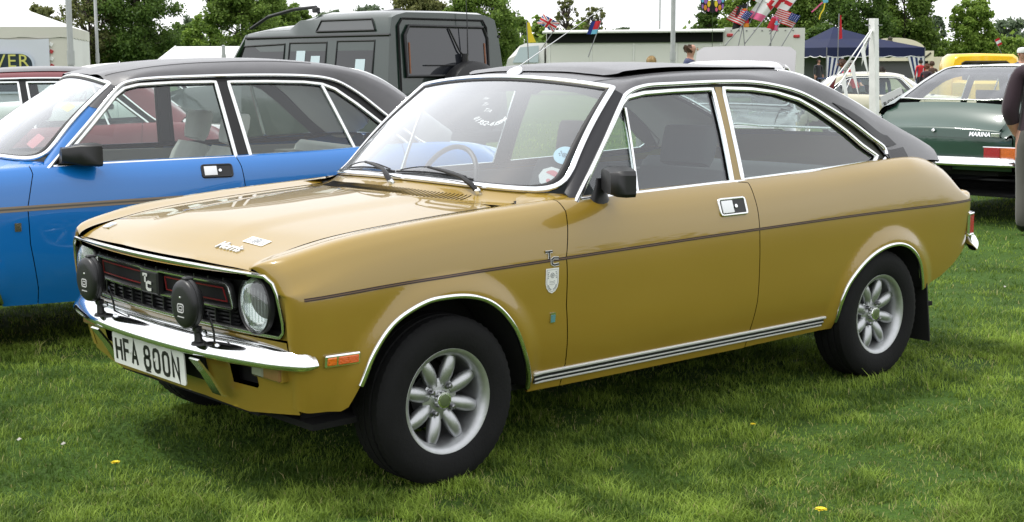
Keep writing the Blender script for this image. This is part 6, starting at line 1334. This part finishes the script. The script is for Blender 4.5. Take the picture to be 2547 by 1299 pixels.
tree(205, 470, -75, 120, 1, 'big dark leafy tree behind the slender flagpole', 2, 1.3)
tree(395, 520, 48, 170, 1, 'low tree filling the gap between the two big left hand trees', 3)
tree(500, 715, -60, 125, 0, 'tall mid green tree behind the front of the four by four', 4, 1.2)
tree(440, 530, 38, 260, 3, 'far haze tinted tree between the two big left hand trees', 5)
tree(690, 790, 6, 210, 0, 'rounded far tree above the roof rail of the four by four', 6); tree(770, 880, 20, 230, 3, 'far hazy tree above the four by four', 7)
tree(965, 1130, -40, 130, 4, 'olive green tree behind the aerial of the four by four', 8, 1.1); tree(1090, 1300, -55, 122, 0, 'broad tree right of the four by four', 9, 1.2)
tree(1262, 1335, 40, 200, 0, 'round far tree left of the yellow pennant', 10); tree(1310, 1375, 36, 190, 2, 'round bright tree behind the crossed flag', 11)
tree(1368, 1446, -22, 150, 4, 'tall nearly bare tree above the lorry', 12, .55, sparse=True); tree(1432, 1522, 10, 165, 4, 'thin leaved tree right of the nearly bare tree', 13, .9, sparse=True); tree(1395, 1500, 52, 180, 2, 'low bright bush line above the lorry awning', 14); tree(1500, 1580, 66, 240, 3, 'distant low tree behind the lorry awning', 15)
tree(1706, 1820, 8, 140, 1, 'dark cedar with level branches under the butterfly kite', 16, 1.1, shape='cedar')
tree(1785, 1930, -80, 130, 2, 'bright green tree behind the bunch of flags', 17, 1.1); tree(1880, 2090, -95, 118, 0, 'broad tree behind the gazebo roof', 18, 1.2); tree(2030, 2220, -85, 112, 1, 'big tree with dark limbs behind the white post', 19, .8); tree(2150, 2345, -70, 120, 0, 'spreading tree right of the white post', 20, 1.1)
tree(2300, 2350, 36, 300, 3, 'far dark conifer left of the vivid green tree', 23); tree(2352, 2490, -12, 118, 2, 'vivid green conical tree above the yellow pick up', 21, 1.3, lowcrown=.05); tree(2455, 2560, 48, 250, 3, 'far haze tinted wood edge at the right', 24); tree(2250, 2380, 92, 150, 0, 'low green bush behind the cream stall', 25); tree(2440, 2570, 96, 160, 2, 'low bright bush right of the vivid green tree', 26)
tree(1985, 2110, 60, 110, 1, 'dark low bush behind the gazebo', 27); tree(2110, 2200, 70, 112, 0, 'low bush behind the white post', 28); tree(290, 420, 70, 125, 0, 'low bush under the big dark tree', 29); tree(180, 300, 80, 120, 2, 'bright low bush right of the marquee', 30)
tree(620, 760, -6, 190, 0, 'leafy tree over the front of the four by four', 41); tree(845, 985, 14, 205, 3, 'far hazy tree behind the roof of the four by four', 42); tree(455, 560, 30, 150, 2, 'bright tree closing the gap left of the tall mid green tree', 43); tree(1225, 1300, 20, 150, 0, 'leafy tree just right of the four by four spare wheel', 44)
# far hedge line
hv = []; ht = []; rng = np.random.default_rng(5)
for px in np.arange(-150, 2700, 16):
    dp = 185+rng.uniform(-12, 12); g0 = ground_at(px, dp); n = 110; hh = rng.uniform(3.2, 6.8) if not 1440 < px < 1730 else rng.uniform(1.8, 2.8); V, tn = leaves(np.array([g0+np.array([0, 0, hh*.5])]), np.array([hh*.65]), n, .55, rng, 1.0); hv.append(V); ht.append(tn)
for ang in list(np.arange(24, 84, .5))+list(np.arange(-84, -24, .5)):
    a = YAW+R(ang); g0 = np.array([CAMPOS[0], CAMPOS[1], 0])+np.array([math.cos(a), math.sin(a), 0])*(178+rng.uniform(-10, 10)); hh = rng.uniform(3.5, 7.5); V, tn = leaves(np.array([g0+np.array([0, 0, hh*.5])]), np.array([hh*.65]), 110, .6, rng, 1.0); hv.append(V); ht.append(tn)
tag(leaf_mesh('hedge', np.vstack(hv), np.concatenate(ht), LM[0], None), 'far hedge line closing the field', 'hedge', kind='stuff')
# hedge behind the photographer, the dark skyline mirrored in the paintwork
hv = []; ht = []
for ang in np.arange(-95, 96, 2.2):
    a = YAW+math.pi+R(ang); g0 = np.array([CAMPOS[0], CAMPOS[1], 0])+np.array([math.cos(a), math.sin(a), 0])*(58+rng.uniform(-4, 4)); hh = rng.uniform(1.6, 4.6)+1.5*(rng.random() < .2); V, tn = leaves(np.array([g0+np.array([0, 0, hh*.5])]), np.array([hh*.65]), 60, .8, rng, 1.0); hv.append(V); ht.append(tn)
tag(leaf_mesh('hedge', np.vstack(hv), np.concatenate(ht), LM[1], None), 'hedge behind the photographer closing the field', 'hedge', kind='stuff')
# ------------------------------------------------------------------ field
def ground_mat():
    m = bpy.data.materials.new('meadow'); m.use_nodes = True; t = m.node_tree; b = t.nodes['Principled BSDF']; b.inputs['Roughness'].default_value = .9; b.inputs['Specular IOR Level'].default_value = .15
    tc = t.nodes.new('ShaderNodeTexCoord'); n1 = t.nodes.new('ShaderNodeTexNoise'); n1.inputs['Scale'].default_value = 1.3; n1.inputs['Detail'].default_value = 8; n1.inputs['Roughness'].default_value = .7
    n2 = t.nodes.new('ShaderNodeTexNoise'); n2.inputs['Scale'].default_value = 40; n2.inputs['Detail'].default_value = 4
    r = t.nodes.new('ShaderNodeValToRGB'); e = r.color_ramp.elements; e[0].position = .32; e[0].color = (.024, .046, .009, 1); e[1].position = .62; e[1].color = (.062, .125, .018, 1); x = e.new(.80); x.color = (.150, .160, .045, 1)
    mx = t.nodes.new('ShaderNodeMix'); mx.data_type = 'FLOAT'; mx.inputs[0].default_value = .45; bp = t.nodes.new('ShaderNodeBump'); bp.inputs['Strength'].default_value = .8; bp.inputs['Distance'].default_value = .04
    for n in (n1, n2): t.links.new(tc.outputs['Object'], n.inputs['Vector'])
    t.links.new(n1.outputs['Fac'], mx.inputs[2]); t.links.new(n2.outputs['Fac'], mx.inputs[3]); t.links.new(mx.outputs[0], r.inputs[0]); t.links.new(r.outputs[0], b.inputs['Base Color']); t.links.new(n2.outputs['Fac'], bp.inputs['Height']); t.links.new(bp.outputs[0], b.inputs['Normal']); return m
gs = MB(); gs.add([(-900, -900, 0), (1500, -900, 0), (1500, 1500, 0), (-900, 1500, 0)], [(0, 1, 2, 3)]); go = gs.build('ground', ground_mat(), None, False); tag(go, 'mown grass field', kind='structure')
def vnoise(P, s, seed):                    # smooth value noise on the plane
    rg = np.random.default_rng(seed); T = rg.random((64, 64)); q = P*s; i = np.floor(q).astype(int); f = q-i; f = f*f*(3-2*f); g = lambda a, b: T[(i[:, 0]+a) % 64, (i[:, 1]+b) % 64]
    return (g(0, 0)*(1-f[:, 0])+g(1, 0)*f[:, 0])*(1-f[:, 1])+(g(0, 1)*(1-f[:, 0])+g(1, 1)*f[:, 0])*f[:, 1]
def blades(n, dmin, dmax, hmul, wmul, seed, pxr=(-80, 2630)):
    rg = np.random.default_rng(seed); out = []
    u = rg.uniform(pxr[0], pxr[1], n); inv = rg.uniform(1/dmax, 1/dmin, n)**1.0; dp = 1/inv
    rx = (u-W/2)/FPX; vv = CDH[None]*1.0+CRH[None]*rx[:, None]; P = CAMPOS[None, :2]+vv[:, :2]*dp[:, None]
    return P
n_near = 250000
rg = np.random.default_rng(11)
P1 = blades(230000, 3.4, 7.0, 1, 1, 1); P2 = blades(140000, 6.5, 16, 1, 1, 2); P3 = blades(30000, 15, 34, 1, 1, 3); P4 = np.vstack([blades(60000, 2.4, 15, 1, 1, 4, (-1900, -80)), blades(60000, 2.4, 15, 1, 1, 5, (2630, 4300)), blades(30000, 1.9, 3.4, 1, 1, 6, (-600, 3200))])
P = np.vstack([P1, P2, P3, P4]); dist = np.linalg.norm(P-CAMPOS[:2], axis=1)
patch = .6*vnoise(P, 1.1, 3)+.4*vnoise(P, 3.7, 4); fine = vnoise(P, 9, 6); dry = vnoise(P, 2.3, 9)*.65+vnoise(P, 7.1, 10)*.35
cl0 = vnoise(P, 11, 41); keep = (rg.random(len(P)) < .25+1.1*cl0) & ((patch > .30) | (rg.random(len(P)) < .5)); keep &= ~((dry > .70) & (rg.random(len(P)) < .65)); P, dist, patch, fine, dry = P[keep], dist[keep], patch[keep], fine[keep], dry[keep]; n = len(P)
clump = vnoise(P, 16, 21)*vnoise(P, 6.5, 22); hgt = (.010+.018*patch*fine+.058*clump*patch+.016*rg.random(n)**3)*(1+.03*np.clip(dist-6, 0, 30)); hgt *= np.where(rg.random(n) < .02, 1.7, 1.0); hgt *= .82*np.where(dry > .68, .55, 1)
wid = (.0022+.0016*rg.random(n))*(1+.14*np.clip(dist-5, 0, 30)); th = rg.uniform(0, 2*np.pi, n)+1.2*vnoise(P, 2.0, 12); lean = rg.uniform(.2, 1.9, n)*hgt; dirn = np.stack([np.cos(th), np.sin(th)], 1); per = np.stack([-dirn[:, 1], dirn[:, 0]], 1)
def v3(xy, z): return np.concatenate([xy, z[:, None]], 1)
z0 = np.full(n, -.004); A = v3(P-per*wid[:, None]*.5, z0); B = v3(P+per*wid[:, None]*.5, z0); m1 = P+dirn*(lean*.35)[:, None]; C_ = v3(m1-per*wid[:, None]*.42, hgt*.62); D_ = v3(m1+per*wid[:, None]*.42, hgt*.62); Tp = v3(P+dirn*lean[:, None], hgt)
V = np.stack([A, B, D_, C_, Tp], 1).reshape(-1, 3); base = np.arange(n)*5
me = bpy.data.meshes.new('grass'); me.vertices.add(n*5); me.vertices.foreach_set('co', V.astype(np.float32).ravel())
li = np.stack([base, base+1, base+2, base+3, base+3, base+2, base+4], 1).ravel().astype(np.int32); me.loops.add(n*7); me.loops.foreach_set('vertex_index', li); me.polygons.add(n*2)
ls = np.stack([np.arange(n)*7, np.arange(n)*7+4], 1).ravel().astype(np.int32); me.polygons.foreach_set('loop_start', ls); me.polygons.foreach_set('loop_total', np.tile(np.array([4, 3], dtype=np.int32), n)); me.update(calc_edges=True)
tint = np.clip(.22+.55*(patch-.3)+.55*(fine-.5)+.5*(vnoise(P, 5.0, 31)-.5)+rg.normal(0, .17, n), 0, 1); straw = ((rg.random(n) < .02+.16*(dry > .66))*rg.uniform(.3, 1, n))
a1 = me.attributes.new('tint', 'FLOAT', 'FACE'); a1.data.foreach_set('value', np.repeat(tint, 2).astype(np.float32)); a2 = me.attributes.new('straw', 'FLOAT', 'FACE'); a2.data.foreach_set('value', np.repeat(straw, 2).astype(np.float32))
gm_ = leaf_mat('grass_blade', (.062, .118, .015), (.40, .55, .085)); t = gm_.node_tree
ra = t.nodes.new('ShaderNodeAttribute'); ra.attribute_name = 'straw'; mx = t.nodes.new('ShaderNodeMix'); mx.data_type = 'RGBA'; mx.inputs['B'].default_value = (.50, .44, .20, 1)
src = [l.from_socket for l in t.links if l.to_socket == t.nodes['Principled BSDF'].inputs['Base Color']][0]; t.links.new(ra.outputs['Fac'], mx.inputs['Factor']); t.links.new(src, mx.inputs['A'])
for nd in t.nodes:
    if nd.type == 'BSDF_PRINCIPLED': t.links.new(mx.outputs['Result'], nd.inputs['Base Color'])
    if nd.type == 'BSDF_TRANSLUCENT': t.links.new(mx.outputs['Result'], nd.inputs['Color'])
go2 = link('grass', me, gm_); tag(go2, 'short mown grass covering the show field', 'grass', kind='stuff')
# ------------------------------------------------------------------ dandelions and scraps
M_DAND = mat('dandelion_yellow', (.85, .66, .02), .6); M_STEM = mat('flower_stem', (.08, .16, .03), .6); M_SCRAP = mat('paper_scrap', (.42, .40, .36), .8)
fl = [(286, 1158, 'yellow dandelion in the grass before the number plate', 1.0), (2041, 1276, 'yellow dandelion flower in the open grass beyond the rear wheel', 1.15), (1872, 1062, 'small half closed dandelion in the grass below the sill', .7)]
for px, py, lb, sc_ in fl:
    p = on_ground(px, py, .035); o = empty('dandelion', (p[0], p[1], 0)); tag(o, lb, 'flower'); MB().tube([(0, 0, 0), (.004, .002, .040)], .0022, 6).build('stem', M_STEM, o)
    for k in range(26):
        a = k*2.4; r_ = .017*sc_*(.45+.55*(k/26)); c = np.array([.004, .002, .044]); d = np.array([math.cos(a), math.sin(a), .55-.5*k/26]); pr = np.array([-math.sin(a), math.cos(a), 0])*.0035*sc_
        MB().add([c-pr*.6, c+pr*.6, c+d*r_+pr, c+d*r_*1.12, c+d*r_-pr], [(0, 1, 2, 3, 4)]).build('petal', M_DAND, o, False)
for px, py, lb in ((157, 1124, 'pale paper scrap in the grass before the front wheel'), (47, 1113, 'small pale scrap beside the paper scrap'), (2500, 725, 'tiny pale scrap behind the gold coupe')):
    p = on_ground(px, py); o = MB(); q = [(0, 0, .028), (.022, .004, .034), (.030, .016, .026), (.014, .022, .040), (-.006, .014, .030)]; o.add(q+[(a, b, c+.003) for a, b, c in q], [(4, 3, 2, 1, 0), (5, 6, 7, 8, 9)]+[(i, (i+1) % 5, (i+1) % 5+5, i+5) for i in range(5)]); ob = o.build('paper_scrap', M_SCRAP, None, False); ob.location = (p[0], p[1], .008); ob.scale = (.6, .6, .6); tag(ob, lb, 'litter')
